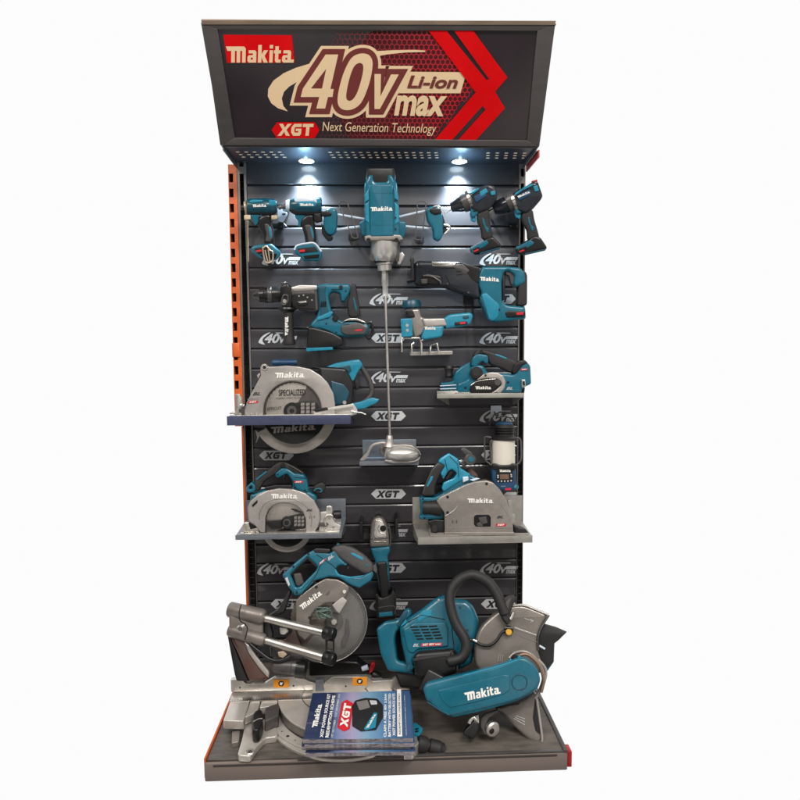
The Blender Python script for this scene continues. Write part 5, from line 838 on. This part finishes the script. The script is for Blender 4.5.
cg = part(t, 'clear_guard', CLR, S(ring_arc((324.8, 620.5), 13, 42.5, -62, 128, 50), Y+.012, .014, .003, 0), label='clear swinging blade guard'); part(cg, 'rim_glint', CHR, TB([(324.8+42.3*math.cos(math.radians(a)), 620.5+42.3*math.sin(math.radians(a))) for a in range(-40, 100, 8)], Y+.008, .3)); part(cg, 'guard_rim', GRAP, TB([(324.8+42*math.cos(math.radians(a)), 620.5+42*math.sin(math.radians(a))) for a in range(-62, 130, 8)], Y+.018, .65)); part(cg, 'guard_slot', GRAP, S(MS((460, 470), (475, 480), (478, 560), (455, 622), (432, 630), (430, 600), (452, 560)), Y+.0105, .003, .0005, 1.5, sm=False))  # thin chrome tube added as the rim highlight of the clear guard
wf = part(t, 'wiring_cluster', mat('teal_green_wire', (88, 112, 104), .4, var=.35, scale=120, metal=.3), *[TB([(MS((330+random.uniform(-40, 60), 440+random.uniform(-30, 40)))[0]) for _ in range(4)], Y-.004-.002*i, .45) for i in range(9)], label='tangle of thin grey-green springs and links')
# rails
for a, b_e in (((292, 186), (722, 290)), ((292, 332), (722, 456))):
    part(t, 'slide_rail', STEEL, LA(MR(a)[0], MR(b_e)[0], -.27, [(0, 3.5), (1, 3.5)], 26, Y2=-.335))
for c_ in ((728, 288), (728, 456)):
    cp = part(t, 'rail_cap', BLK, LA(MR((c_[0]-34, c_[1]-9))[0], MR((c_[0]+36, c_[1]+8))[0], -.33, [(0, 5.2), (.1, 5.9), (.85, 5.9), (1, 4.8)], 26, Y2=-.345)); part(cp, 'cap_screw', HOLE, DISC(MR((c_[0]+4, c_[1]-12))[0], 2.2, PY(-.362), .006))
part(t, 'cap_link', BLK, S(MR((702, 300), (764, 305), (762, 470), (704, 470)), -.325, .02, .004, 1.5, holes=[MR((716, 340), (752, 344), (752, 400), (716, 398))]))
h1 = part(t, 'upper_rail_housing', GUN, LA(*MR((60, 128), (300, 182)), -.25, [(0, 5.8), (.04, 6.8), (.9, 6.8), (.96, 6.2), (1, 4.8)], 28, Y2=-.275)); part(h1, 'housing_seam', HOLE, TB(MR((142, 98), (128, 150), (135, 205), (168, 228), (182, 262), (166, 332)), -.302, .45)); h2 = part(t, 'lower_rail_housing', GUN, LA(*MR((62, 262), (300, 338)), -.25, [(0, 5), (.04, 6), (.9, 6), (.96, 5.4), (1, 4.6)], 28, Y2=-.275))
part(t, 'housing_web', GUN, S(MR((58, 130), (286, 190), (288, 330), (60, 260)), -.272, .03, .008, 2)); kn = part(t, 'lock_screw', STEEL, LA(*MR((122, 262), (165, 235)), -.30, [(0, 2.4), (.2, 3), (.4, 3), (.42, 2), (1, 1.8)], 18)); part(kn, 'screw_tip', GRAP, DISC(MR((132, 258))[0], 2.2, PY(-.312), .01))
part(t, 'support_arm', BRWN, S(MR((58, 290), (170, 335), (200, 400), (250, 480), (318, 560), (322, 600), (240, 612), (190, 600), (120, 430)), -.26, .05, .012, 2), label='support arm with an orange reflection in its colour'); part(t, 'arm_cover', BLK, S(MR((44, 276), (66, 290), (120, 430), (196, 610), (110, 608), (96, 560), (70, 420)), -.235, .04, .006, 1.5)); part(t, 'arm_edge', ALU, S(MR((160, 340), (200, 372), (250, 450), (330, 548), (322, 590), (260, 520), (190, 420)), -.268, .02, .006, 2))
part(t, 'power_hose', BLK, TB(MR((200, 360), (260, 410), (330, 460), (400, 470), (470, 440)), -.28, 1.7)); part(t, 'motor', GRAP, LA(*MR((345, 498), (560, 522)), -.25, [(0, 5.2), (.05, 6.6), (.1, 7.2), (.6, 7.4), (.62, 8), (.9, 8), (1, 6.6)], 12)); part(t, 'motor_end', BLK, LA(*MR((505, 520), (580, 526)), -.25, [(0, 8.2), (.8, 8.4), (1, 6.4)], 26))
part(t, 'rear_arm', BLK, S(MR((330, 160), (392, 120), (462, 0), (476, 10), (430, 150), (370, 180), (310, 175)), -.20, .03, .006, 2)); part(t, 'pivot_block', BLK, S(MR((292, 205), (330, 210), (352, 290), (350, 330), (292, 320)), -.255, .03, .005, 1)); part(t, 'link_bar', CAST, S(MR((395, 250), (440, 255), (460, 275), (430, 300), (402, 296)), -.27, .012, .003, 1.5)); part(t, 'side_plate', BRWN, S(MR((410, 350), (500, 268), (545, 380), (430, 340)), -.24, .008, .002, 1)); part(t, 'gearbox', GRAP, S(MR((330, 380), (450, 350), (560, 400), (560, 470), (420, 480), (340, 450)), -.235, .05, .01, 2)); part(t, 'clevis', TAN, S(MR((382, 415), (425, 405), (450, 430), (420, 455), (392, 446)), -.29, .012, .003, 1.2))
FR()
# table: horizontal plate at ZT and everything under it
P = PZ(ZT)
def zb(pts, ztop, zbot, bev=.003, r=1.2): return S(pts, PZ(ztop), ztop-zbot, bev, r)
tt = part(t, 'turntable', MACH, zb([(336+58*math.cos(math.radians(a)), 699+35*math.sin(math.radians(a))) for a in range(0, 360, 8)], ZT, ZT-.006, .002, 0)); part(tt, 'turntable_ring', GRAP, *[tube([P.hit((336+34*math.cos(math.radians(a)), 697+16*math.sin(math.radians(a))))+Vector((0, 0, .0005)) for a in range(20, 345, 9)], .0016, 6)])
part(t, 'turntable_wall', GUN, zb([(336+58.4*math.cos(math.radians(a)), 699.3+35.5*math.sin(math.radians(a))) for a in range(0, 360, 8)], ZT-.004, ZB+.014, .001, 0)); part(t, 'turntable_shade', HOLE, zb([(337+59*math.cos(math.radians(a)), 708+38*math.sin(math.radians(a))) for a in range(0, 360, 8)], ZB+.0165, ZB+.0155, 0, 0)); sr = part(t, 'scale_ring', MACH, zb([(338+70*math.cos(math.radians(a)), 713+40*math.sin(math.radians(a))) for a in range(0, 360, 8)], ZB+.016, ZB+.008, .002, 0));  # flat black ellipse paints shade round the foot of the turntable
for a in range(95, 190, 9): part(sr, 'detent_hole', BLK, DISC((338+65.5*math.cos(math.radians(a)), 712.5+36.5*math.sin(math.radians(a))), .8 if a % 2 else 1.7, PZ(ZB+.0166), .002, seg=12))
part(t, 'table_base', MACH, zb([(340+73*math.cos(math.radians(a)), 716+43.5*math.sin(math.radians(a))) for a in range(0, 360, 8)], ZB+.009, ZB, .002, 0))
part(t, 'side_table', MACH, zb(MB((186, 222), (304, 220), (268, 345), (142, 342)), ZT, ZT-.026, .003)); part(t, 'side_table', MACH, zb(MB((312, 220), (372, 220), (350, 290), (276, 322)), ZT-.002, ZT-.026, .003)); part(t, 'side_table', MACH, zb(MB((380, 218), (480, 216), (470, 250), (366, 262)), ZT-.003, ZT-.026, .003)); part(t, 'table_foot', ALUD, zb(MB((198, 408), (246, 402), (240, 470), (194, 480)), ZB+.016, ZB, .003))
part(t, 'base_foot', MACH, zb(MB((280, 340), (420, 330), (460, 360), (480, 420), (470, 440), (400, 448), (350, 500), (312, 555), (298, 560), (240, 556), (232, 545), (262, 440)), ZB+.019, ZB, .004, 3)); part(t, 'foot_boss', CAST, lathe(PZ(ZB+.03).hit(MB((308, 530))[0]), PZ(ZB+.04).hit(MB((308, 530))[0])*1, [(0, .013), (1, .011)]) if False else DISC(MB((308, 530))[0], 4.6, PZ(ZB+.021), .006)); part(t, 'foot_bolt', GRAP, DISC(MB((308, 532))[0], 2.6, PZ(ZB+.0218), .004))
lv = part(t, 'detent_lever', BLK, zb(MB((322, 300), (350, 272), (384, 272), (388, 350), (362, 398), (322, 400), (318, 350)), ZT+.010, ZT-.03, .007, 3)); part(lv, 'lever_recess', HOLE, DISC(MB((352, 320))[0], 3.2, PZ(ZT+.0105), .004)); part(lv, 'lever_trim', ALU, tube([PZ(ZT+.010).hit(p) for p in MB((326, 350), (360, 332), (384, 330))], .0016, 6)); part(lv, 'lever_ball', BLK, ell(PZ(ZB+.022).hit(MB((340, 420))[0]), (.010, .010, .010))); part(t, 'lever_bracket', GRAP, zb(MB((400, 262), (470, 236), (486, 240), (484, 310), (400, 345)), ZT+.004, ZT-.03, .004, 1.5))
# fences
YFn = PZ(ZT).hit((270, 691.5)).y
fl_ = part(t, 'fence', CAST, S([(231, 692), (230.6, 679.6), (240.6, 678.6), (246, 683.6), (265, 683.4), (275, 677), (299, 676.6), (310, 682), (317, 683.8), (318, 691.5)], YFn, .014, .002, 1)); fr_ = part(t, 'fence', CAST, S([(323, 691.4), (323, 683.6), (333, 677), (367, 677), (373, 681.4), (392, 680.4), (398, 674.2), (407, 673.6), (410, 690)], YFn, .014, .002, 1)); part(t, 'fence_bridge', SHS, S([(315.5, 692), (315.5, 680.6), (323.6, 680.2), (324.5, 684), (323, 686), (324.6, 692)], YFn-.004, .02, .003, .8), label='pale blue bridge between the fences')
for f_, q in ((fl_, [(273.5, 687.8), (289, 687.4), (273.5, 679.8)]), (fr_, [(352.5, 685.6), (367, 685.2), (352.5, 677.4)])):
    o = part(f_, 'warning_label', ORL, FL([q[0], q[1], (q[1][0]+q[2][0]-q[0][0], q[1][1]+q[2][1]-q[0][1]), q[2]], YFn, .0012), smooth=False); c_ = ((q[1][0]+q[2][0])/2, (q[1][1]+q[2][1])/2); part(o, 'warning_symbol', BLKP, FL(circ(c_[0], c_[1], 3, 16, ry=2.7), YFn, .0024), smooth=False); part(o, 'hand_symbol', WHT, FL([(c_[0]-1.4, c_[1]+1.3), (c_[0]-1.2, c_[1]-1.2), (c_[0]+1.8, c_[1]-.9), (c_[0]+.4, c_[1]+1.6)], YFn, .0036), smooth=False)
screws(fl_, YFn, [(240, 687.6), (293.5, 686)], .9); screws(fr_, YFn, [(345.8, 686.4), (398.6, 683)], .9)
rl = part(t, 'fence_rule', STEEL, bx(W(233, 692, YFn).x, W(313, 692, YFn).x, YFn-.052, YFn-.001, ZT-.003, ZT+.0015, .0006)); part(rl, 'rule_ticks', BLKP, *[bx(W(233+i*2.6, 692, YFn).x-.0004, W(233+i*2.6, 692, YFn).x+.0004, YFn-.050, YFn-(.043 if i % 5 else .036), ZT+.0018, ZT+.0021) for i in range(30)], smooth=False)
tr = part(t, 'trench_arm', CAST, zb(BR((560, 330), (600, 300), (636, 320), (625, 380), (590, 420), (540, 420)), ZB+.032, ZB, .005, 2)); part(tr, 'scale_clip', TEALL, zb(BR((586, 292), (606, 286), (640, 316), (622, 350), (590, 340)), ZB+.040, ZB+.028, .003, 1)); part(tr, 'clip_mark', BLK, *[zb(BR((600, 318+i*12), (616, 314+i*12), (618, 320+i*12), (602, 325+i*12)), ZB+.041, ZB+.0395, 0, 0) for i in range(2)])
lk = part(t, 'lock_knob', RUB, LA(*BR((606, 392), (664, 402)), -.52, [(0, 6), (.15, 8.4), (.3, 8.8), (.7, 8.4), (1, 7)], 14)); part(t, 'lock_grip', RUB, LA(*BR((655, 400), (745, 426)), -.52, [(0, 5), (.15, 5.4), (.18, 7.4), (.7, 7.8), (.75, 7), (.95, 6.6), (1, 5)], 22)); part(t, 'lock_shaft', STEEL, LA(*BR((526, 400), (524, 468)), -.54, [(0, 2.6), (.8, 2.4), (.82, 1.4), (1, 1.2)], 14)); part(t, 'lock_housing', RUB, S(BR((540, 400), (600, 380), (625, 400), (606, 455), (580, 472), (545, 460)), -.53, .04, .008, 2))
part(t, 'table_bolt', CAST, S(BR((412, 425), (475, 425), (470, 445), (422, 447)), -.545, .02, .003, 1))
rp_ = part(t, 'rear_base', BLK, S(MS((260, 700), (330, 690), (520, 705), (560, 740), (600, 760), (600, 790), (260, 790)), -.19, .05, .01, 2)); part(t, 'rear_disc', GRAP, zb([(327+42*math.cos(math.radians(a)), 678+9*math.sin(math.radians(a))) for a in range(0, 360, 10)], ZB+.03, ZB, .003, 0)); part(t, 'dust_pipe', GRAP, LA(*MR((600, 560), (850, 560)), -.16, [(0, 5), (1, 4)], 20)); part(t, 'pipe_collar', WPL, LA((362, 669), (368, 667), -.2, [(0, 2.4), (1, 2.8)], 16)); part(t, 'red_lever', REDM, S([(369.5, 669), (371.5, 663.5), (374.5, 662.8), (375.5, 665), (372.5, 672), (369, 674)], -.21, .012, .003, .8)); part(t, 'bevel_lever', BLK, LA((372, 674), (380, 677), -.2, [(0, 4), (.3, 5), (1, 4.4)], 16))

# ---------------------------------------------------------------- leaflet bundles
LEAF = bpy.data.materials.new('leaflet_print'); LEAF.use_nodes = True; nt = LEAF.node_tree; b_ = nt.nodes['Principled BSDF']; tc = nt.nodes.new('ShaderNodeTexCoord'); sp = nt.nodes.new('ShaderNodeSeparateXYZ'); nt.links.new(tc.outputs['Object'], sp.inputs[0])
rp = nt.nodes.new('ShaderNodeMapRange'); nt.links.new(sp.outputs[0], rp.inputs[0]); ZS = ZT+.046; PS_ = PZ(ZS)
LO = tuple(PS_.hit((358, 716))); rp.inputs['From Min'].default_value = PS_.hit((306, 716)).x-LO[0]; rp.inputs['From Max'].default_value = PS_.hit((412, 716)).x-LO[0]
nz = nt.nodes.new('ShaderNodeTexNoise'); nz.inputs['Scale'].default_value = 14; nt.links.new(tc.outputs['Object'], nz.inputs[0]); ad = nt.nodes.new('ShaderNodeMath'); ad.operation = 'MULTIPLY_ADD'; ad.inputs[1].default_value = .14; nt.links.new(nz.outputs[0], ad.inputs[0]); nt.links.new(rp.outputs[0], ad.inputs[2])
rm = nt.nodes.new('ShaderNodeValToRGB'); nt.links.new(ad.outputs[0], rm.inputs[0]); rm.color_ramp.elements[0].color = lin((26, 42, 78)); rm.color_ramp.elements[1].color = lin((58, 84, 122))
for p_, c_ in ((.30, (26, 42, 78)), (.37, (104, 120, 160)), (.5, (160, 150, 182)), (.66, (120, 160, 186)), (.82, (74, 116, 158))):
    e = rm.color_ramp.elements.new(p_); e.color = lin(c_)
nt.links.new(rm.outputs[0], b_.inputs['Base Color']); b_.inputs['Roughness'].default_value = .3; b_.inputs['Coat Weight'].default_value = .5
PAP = mat('leaflet_edge_print', (88, 84, 98), .5, var=.5, scale=120, streak=(1, .2, 3), c2=(168, 160, 162))
q0 = [(312.6, 693), (409.6, 690.4), (413, 738), (303, 739.4)]
labs = ['bottom bundle of the blue leaflet stack on the mitre saw table', 'second lowest bundle of the blue leaflet stack', 'second bundle from the top of the blue leaflet stack', 'top leaflet bundle with a red hexagon and battery picture']
for i in range(4):
    zt_ = ZT+.0115*(i+1); Pq = PZ(ZS); dxy = Vector(([.006, -.005, .004, 0][i], [-.004, .006, -.003, 0][i], 0))
    c3 = [Pq.hit(p)+dxy for p in q0]; zz = [Vector((c.x, c.y, zt_-.0008)) for c in c3]
    n_ = len(zz); lo = [v-Vector((0, 0, .0104)) for v in zz]
    tb_ = thing('leaflet_bundle', labs[i], 'leaflets', (LO[0], LO[1], zt_-.0112), 'stacked bundles of blue leaflets')
    V = zz+lo; part(tb_, 'paper_block', PAP, (V, [(0, 1, 2, 3), (7, 6, 5, 4)]+[(k, k+4, (k+1) % 4+4, (k+1) % 4) for k in range(4)]), smooth=False)
    # printed cover: origin at the cover centre
    tp = part(tb_, 'cover', LEAF, ([v+Vector((0, 0, .0005)) for v in zz]+[v for v in zz], [(0, 1, 2, 3), (7, 6, 5, 4)]+[(k, k+4, (k+1) % 4+4, (k+1) % 4) for k in range(4)]), smooth=False)
PT = PZ(ZS-.0003)
def LT(s, a, b, h, M=WHT, bold=.03): part(tp, 'cover_text', M, TX(s, PT, BR(a)[0], BR(b)[0], h, .0, bold), smooth=False)
part(tp, 'maker_logo', WHT, GL('MK', PT, BR((110, 312))[0], BR((136, 196))[0], 5.6, .15), smooth=False)
LT('XGT POWER SOURCE KIT', (140, 362), (178, 144), 3.4); LT('REDEMPTION SCHEME', (168, 362), (202, 152), 3.4); LT('1ST OCTOBER - 31ST DECEMBER 2023', (190, 362), (226, 144), 2.0, bold=0)
part(tp, 'cover_hexagon', REDP, FL(BR((232, 188), (258, 172), (292, 192), (274, 318), (245, 332), (212, 312)), PT, .0012, .6), smooth=False); part(tp, 'logo_letters', WHT, GL('XG', PT, BR((262, 312))[0], BR((284, 190))[0], 8, .2, lift=.0028), smooth=False)
part(tp, 'battery_picture', BLKP, FL(BR((285, 208), (300, 178), (350, 164), (412, 168), (440, 200), (440, 262), (405, 325), (330, 332), (286, 305)), PT, .0012, 1), smooth=False)
part(tp, 'battery_picture', DIMP, FL(BR((306, 184), (362, 174), (376, 212), (322, 226)), PT, .0024, 1), smooth=False, label='grey terminal block of the pictured battery'); part(tp, 'battery_picture', GPR, FL(BR((372, 176), (408, 178), (412, 196), (380, 198)), PT, .0024, 1), smooth=False, label='pale latch of the pictured battery'); part(tp, 'battery_stripe', TEALL, FL(BR((344, 318), (396, 236), (412, 240), (402, 312), (352, 326)), PT, .0024, .6), smooth=False); part(tp, 'battery_stripe', WHT, TX('BATTERY', PT, BR((362, 318))[0], BR((404, 246))[0], 2.4, 0, .03, lift=.0036), smooth=False) if False else part(tp, 'maker_logo', WHT, GL('MK', PT, BR((366, 318))[0], BR((406, 246))[0], 2.6, .15, lift=.0038), smooth=False)
LT('CLAIM A FREE 40V 2.5AH', (457, 360), (459, 144), 2.8); LT('BATTERY WITH SELECTED', (480, 358), (480, 142), 2.8); LT('XGT POWER SOURCE KITS', (502, 354), (500, 142), 2.8)
part(tp, 'white_column', WHT, FL(BR((510, 122), (530, 121), (536, 356), (512, 357)), PT, .0012, 0), smooth=False); part(tp, 'cover_text', BLKP, TX('REDEMPTION ONLINE ONLY', PT, BR((529, 346))[0], BR((525, 140))[0], 2.0, 0, 0, lift=.0024), smooth=False)
LT('terms and conditions apply see website', (560, 350), (550, 150), 1.2, bold=0)

FR()
# ---------------------------------------------------------------- power cutter
FR(480, 680, -.42, .8)
t = thing('power_cutter', 'large teal power cutter with a black bar handle and grey wheel guard', 'power cutter', tuple(W(470, 730, PZ(ZB))))
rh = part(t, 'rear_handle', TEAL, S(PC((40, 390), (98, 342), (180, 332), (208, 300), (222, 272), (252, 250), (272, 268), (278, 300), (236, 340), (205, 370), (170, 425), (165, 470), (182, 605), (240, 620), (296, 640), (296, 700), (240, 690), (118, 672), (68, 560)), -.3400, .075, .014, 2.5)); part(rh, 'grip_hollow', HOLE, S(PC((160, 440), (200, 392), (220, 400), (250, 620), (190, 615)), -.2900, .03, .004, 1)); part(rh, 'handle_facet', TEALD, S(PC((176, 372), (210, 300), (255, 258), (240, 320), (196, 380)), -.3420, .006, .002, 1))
bd = part(t, 'body', TEAL, S(PC((194, 378), (250, 322), (340, 262), (440, 182), (500, 164), (530, 182), (560, 192), (640, 194), (690, 240), (726, 330), (712, 420), (690, 560), (680, 625), (588, 672), (560, 560), (330, 560), (292, 640), (284, 692), (244, 650), (205, 480)), -.3700, .13, .024, 3))
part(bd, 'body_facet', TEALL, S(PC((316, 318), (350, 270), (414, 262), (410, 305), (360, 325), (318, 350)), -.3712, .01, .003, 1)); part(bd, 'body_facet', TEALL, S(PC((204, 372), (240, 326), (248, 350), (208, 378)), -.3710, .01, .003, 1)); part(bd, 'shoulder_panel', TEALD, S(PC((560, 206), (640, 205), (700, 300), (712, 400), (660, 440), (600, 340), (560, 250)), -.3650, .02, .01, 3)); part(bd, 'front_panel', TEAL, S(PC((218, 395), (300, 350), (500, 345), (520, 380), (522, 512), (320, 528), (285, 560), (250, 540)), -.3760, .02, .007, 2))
part(bd, 'vent_grille', HOLE, *[S(PC((264+r*11+c*62, 376+r*20+c*-2), (318+r*9+c*64, 374+r*20+c*-3), (322+r*9+c*64, 384+r*20+c*-3), (270+r*11+c*62, 386+r*20+c*-2)), -.3766, .003, 0, .3) for r in range(5) for c in range(3)], smooth=False)
part(bd, 'red_label', REDP, FL(PC((344, 490), (480, 484), (478, 504), (340, 510)), -.3760, .0012, .4), smooth=False); part(bd, 'badge_letters', WHT, GL('XG', -.3760, PC((350, 506))[0], PC((388, 504))[0], 2, .3, lift=.0026), smooth=False); part(bd, 'small_print', WHT, TX('80V max', -.3760, PC((394, 503))[0], PC((474, 499))[0], 2.0, .2, .03, lift=.0024), smooth=False); part(bd, 'small_print', GPR, TX('BL', -.3760, PC((286, 512))[0], PC((326, 510))[0], 2.8, .4, .02), smooth=False); part(bd, 'lock_screw', GPR, DISC(PC((458, 200))[0], 1, PY(-.3720), .003))
seam(bd, -.371, PC((520, 200), (540, 330), (560, 520)), PC((250, 350), (340, 300), (500, 330))); screws(bd, -.371, PC((600, 250), (650, 400), (225, 430), (260, 620)), 1.2, NAVY)
fh_ = part(t, 'filter_housing', BLK, S(PC((284, 580), (310, 546), (440, 535), (560, 524), (592, 600), (584, 688), (480, 722), (340, 728), (300, 700)), -.4150, .10, .022, 3)); part(fh_, 'filter_band', RUB, S(PC((286, 590), (500, 560), (585, 585), (584, 600), (500, 580), (290, 612)), -.4162, .01, .003, 1)); part(fh_, 'filter_clip', GRIP, TB(PC((545, 535), (520, 580), (512, 600)), -.4190, .6))
part(t, 'front_handle', RUB, TB(PC((530, 606), (600, 592), (632, 555), (642, 500), (622, 440), (580, 372), (548, 290), (532, 200), (545, 128), (588, 72), (640, 42), (700, 36))+[(488, 582), (496, 593), (501, 604), (505, 614)], -.4300, 4.6, seg=20)); part(t, 'handle_foot', RUB, LA(*PC((575, 600), (520, 612)), -.4300, [(0, 4.6), (.6, 5), (1, 4.2)], 18))
gd = part(t, 'wheel_guard', GUARD, S(PW_((95, 540), (94, 440), (112, 360), (150, 295), (210, 240), (275, 190), (350, 165), (425, 162), (510, 195), (594, 232), (560, 285), (532, 335), (516, 400), (520, 470), (545, 540), (560, 620), (400, 640), (120, 600)), -.4050, .085, .014, 5)); part(gd, 'guard_top_rim', ALU, TB(PW_((350, 172), (425, 168), (510, 200), (592, 234)), -.4050, 1.1)); part(gd, 'guard_open_edge', GRAP, TB(PW_((594, 234), (562, 285), (534, 335), (518, 400), (522, 470)), -.4040, .8)); part(gd, 'guard_strip', ALU, S(PW_((362, 312), (512, 364), (508, 374), (360, 324)), -.4075, .004, .001, .3)); part(gd, 'guard_crease', DIMP, TB(PW_((368, 356), (430, 384), (514, 414)), -.4052, .35)); part(gd, 'arrow_mark', GPR, TB(PW_((428, 256), (490, 274)), -.4056, .25), TB(PW_((470, 262), (492, 274), (470, 280)), -.4056, .25, sm=False)); part(gd, 'guard_ribs', ALU, *[TB(PW_((262+i*12, 492+i*5), (252+i*14, 545)), -.4056, .45) for i in range(3)])
lg = part(t, 'lower_guard', GUARD, S(PF((400, 275), (470, 252), (545, 225), (590, 195), (604, 240), (618, 330), (624, 420), (606, 443), (560, 425), (500, 370)), -.4150, .06, .012, 2)); part(lg, 'guard_rim', ALU, TB(PF((588, 200), (600, 262), (612, 340), (622, 425), (606, 441)), -.4170, 1.0)); part(lg, 'guard_hollow', BLK, S(PF((588, 235), (600, 280), (610, 350), (612, 400), (590, 380), (578, 320)), -.4162, .004, .001, 1)); part(lg, 'arrow_mark', GPR, *[TB(PF((488+i*6, 322+i*-6), (540, 352-i*14)), -.4158, .3) for i in range(3)])
part(t, 'abrasive_wheel', GRAP, DISC((518, 655), 25, PY(-.3600), .006)); part(t, 'pulley_ring', ALUD, TB(PW_((330, 520), (370, 485), (430, 478), (490, 510), (540, 580), (556, 660), (530, 740), (500, 790)), -.4550, 1.5)); part(t, 'pulley_ring', mat('bronze_ring', (140, 112, 92), .4, metal=.5, var=.12), TB(PW_((400, 500), (450, 498), (510, 545), (545, 610), (556, 680), (540, 750)), -.4700, 1.4)); part(t, 'pulley_ring', ALU, TB(PW_((520, 530), (556, 570), (572, 610), (566, 660), (540, 740)), -.4400, 1.3))
cv = part(t, 'belt_cover', TEAL, S(PF((60, 180), (76, 156), (180, 130), (300, 101), (400, 76), (470, 52), (520, 32), (548, 38), (580, 62), (606, 100), (616, 142), (602, 184), (560, 216), (520, 236), (420, 268), (300, 300), (205, 319), (160, 306), (76, 240)), -.5000, .06, .012, 3)); part(cv, 'cover_panel', TEAL, S(PF((130, 190), (180, 178), (300, 150), (440, 116), (470, 120), (470, 190), (440, 210), (300, 248), (190, 272), (150, 240)), -.5025, .006, .003, 2)); part(cv, 'cover_crease', TEALD, TB(PF((80, 244), (165, 296), (215, 300), (420, 252), (520, 222), (580, 190)), -.5010, .45)); part(cv, 'cover_edge', TEALL, TB(PF((250, 122), (330, 100), (400, 82), (470, 60), (520, 42)), -.4975, .9)); part(cv, 'boss_ring', TEALD, TB(circ(*PF((515, 152))[0], 7.6, 20)+[circ(*PF((515, 152))[0], 7.6, 20)[0]], -.5005, .45)); screws(cv, -.5010, PF((97, 235), (252, 238), (430, 147)), 1.6, NAVY)
part(cv, 'maker_logo', WHT, GL('MK', -.5025, PF((262, 240))[0], PF((428, 204))[0], 8.2, .12), smooth=False); part(t, 'belt_tensioner', BLK, DISC(PW_((365, 518))[0], 3.2, PY(-.4700), .02), DISC(PF((494, 38))[0], 2, PY(-.4800), .02)); part(t, 'cover_tab', TEALL, S(PF((464, 55), (474, 40), (484, 52), (505, 45), (512, 24), (522, 30), (530, 46), (480, 62)), -.4950, .03, .003, .6))
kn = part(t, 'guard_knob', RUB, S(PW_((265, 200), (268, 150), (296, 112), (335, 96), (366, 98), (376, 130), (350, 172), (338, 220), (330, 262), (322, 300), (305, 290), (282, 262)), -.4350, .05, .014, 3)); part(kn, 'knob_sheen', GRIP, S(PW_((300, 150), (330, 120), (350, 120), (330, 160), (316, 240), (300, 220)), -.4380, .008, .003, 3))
part(t, 'water_hose', BLK, TB(PW_((62, 395), (110, 415), (150, 434), (205, 432), (250, 395), (280, 350), (315, 338)), -.4200, 1.3)); vl = part(t, 'water_valve', BLK, DISC(PW_((325, 335))[0], 4.6, PY(-.4200), .02)); part(vl, 'yellow_plug', YEL, DISC(PW_((326, 348))[0], 3.1, PY(-.4260), .01)); part(t, 'valve_elbow', CHR, TB(PW_((335, 262), (348, 235), (356, 215)), -.4250, 1.6)); part(t, 'hose_joint', CHR, TB(PW_((88, 400), (112, 412)), -.4220, 1.5)); part(t, 'valve_lug', GRAP, TB(PW_((296, 318), (355, 322)), -.4220, 1.2))
part(t, 'splash_flap', BLK, S(PW_((520, 400), (535, 345), (568, 292), (640, 312), (715, 345), (660, 400), (628, 425), (622, 548), (576, 596), (540, 560), (520, 480)), -.3900, .03, .004, .8), label='pointed black rubber flap'); part(t, 'flap_pin', WPL, TB(PW_((528, 438), (566, 460)), -.3950, 1.0)); part(t, 'teal_tail', TEAL, S(PW_((618, 440), (630, 420), (626, 545), (578, 615), (568, 600), (612, 560)), -.3050, .02, .002, .6))
wk = part(t, 'wheel', STEEL, LA((496, 730.5), (491, 731), -.4500, [(0, 5.6), (.1, 6.6), (.9, 6.6), (1, 5.4)], 30) if False else DISC(PF((395, 378))[0], 6.4, PYat(*PF((395, 378))[0], -.4600, yaw=.35), .014)); part(wk, 'wheel_hub', BLK, DISC(PF((386, 384))[0], 2.6, PYat(*PF((386, 384))[0], -.4640, yaw=.35), .006)); part(t, 'wheel_bracket', GRAP, S(PF((335, 320), (352, 300), (410, 282), (420, 292), (370, 320), (352, 370), (372, 400), (352, 400), (332, 360)), -.4550, .012, .003, 1)); part(t, 'support_foot', BLK, S(PF((250, 392), (262, 372), (285, 350), (300, 330), (322, 345), (324, 372), (312, 400), (298, 422), (280, 412), (255, 406)), -.4700, .035, .006, 1.5)); part(t, 'foot_spring', CAST, TB(PF((278, 345), (285, 330), (300, 318), (312, 328)), -.4700, 1.6)); part(t, 'foot_stem', CAST, S(PF((300, 308), (322, 304), (326, 345), (302, 350)), -.4600, .02, .003, .6))
part(t, 'chassis', BLK, S([(428, 668), (470, 690), (520, 690), (520, 705), (440, 712), (418, 690)], -.4300, .10, .01, 2)); part(t, 'underbody', BLK, S([(392, 668), (430, 672), (440, 690), (400, 688)], -.3200, .06, .01, 2))

FR()
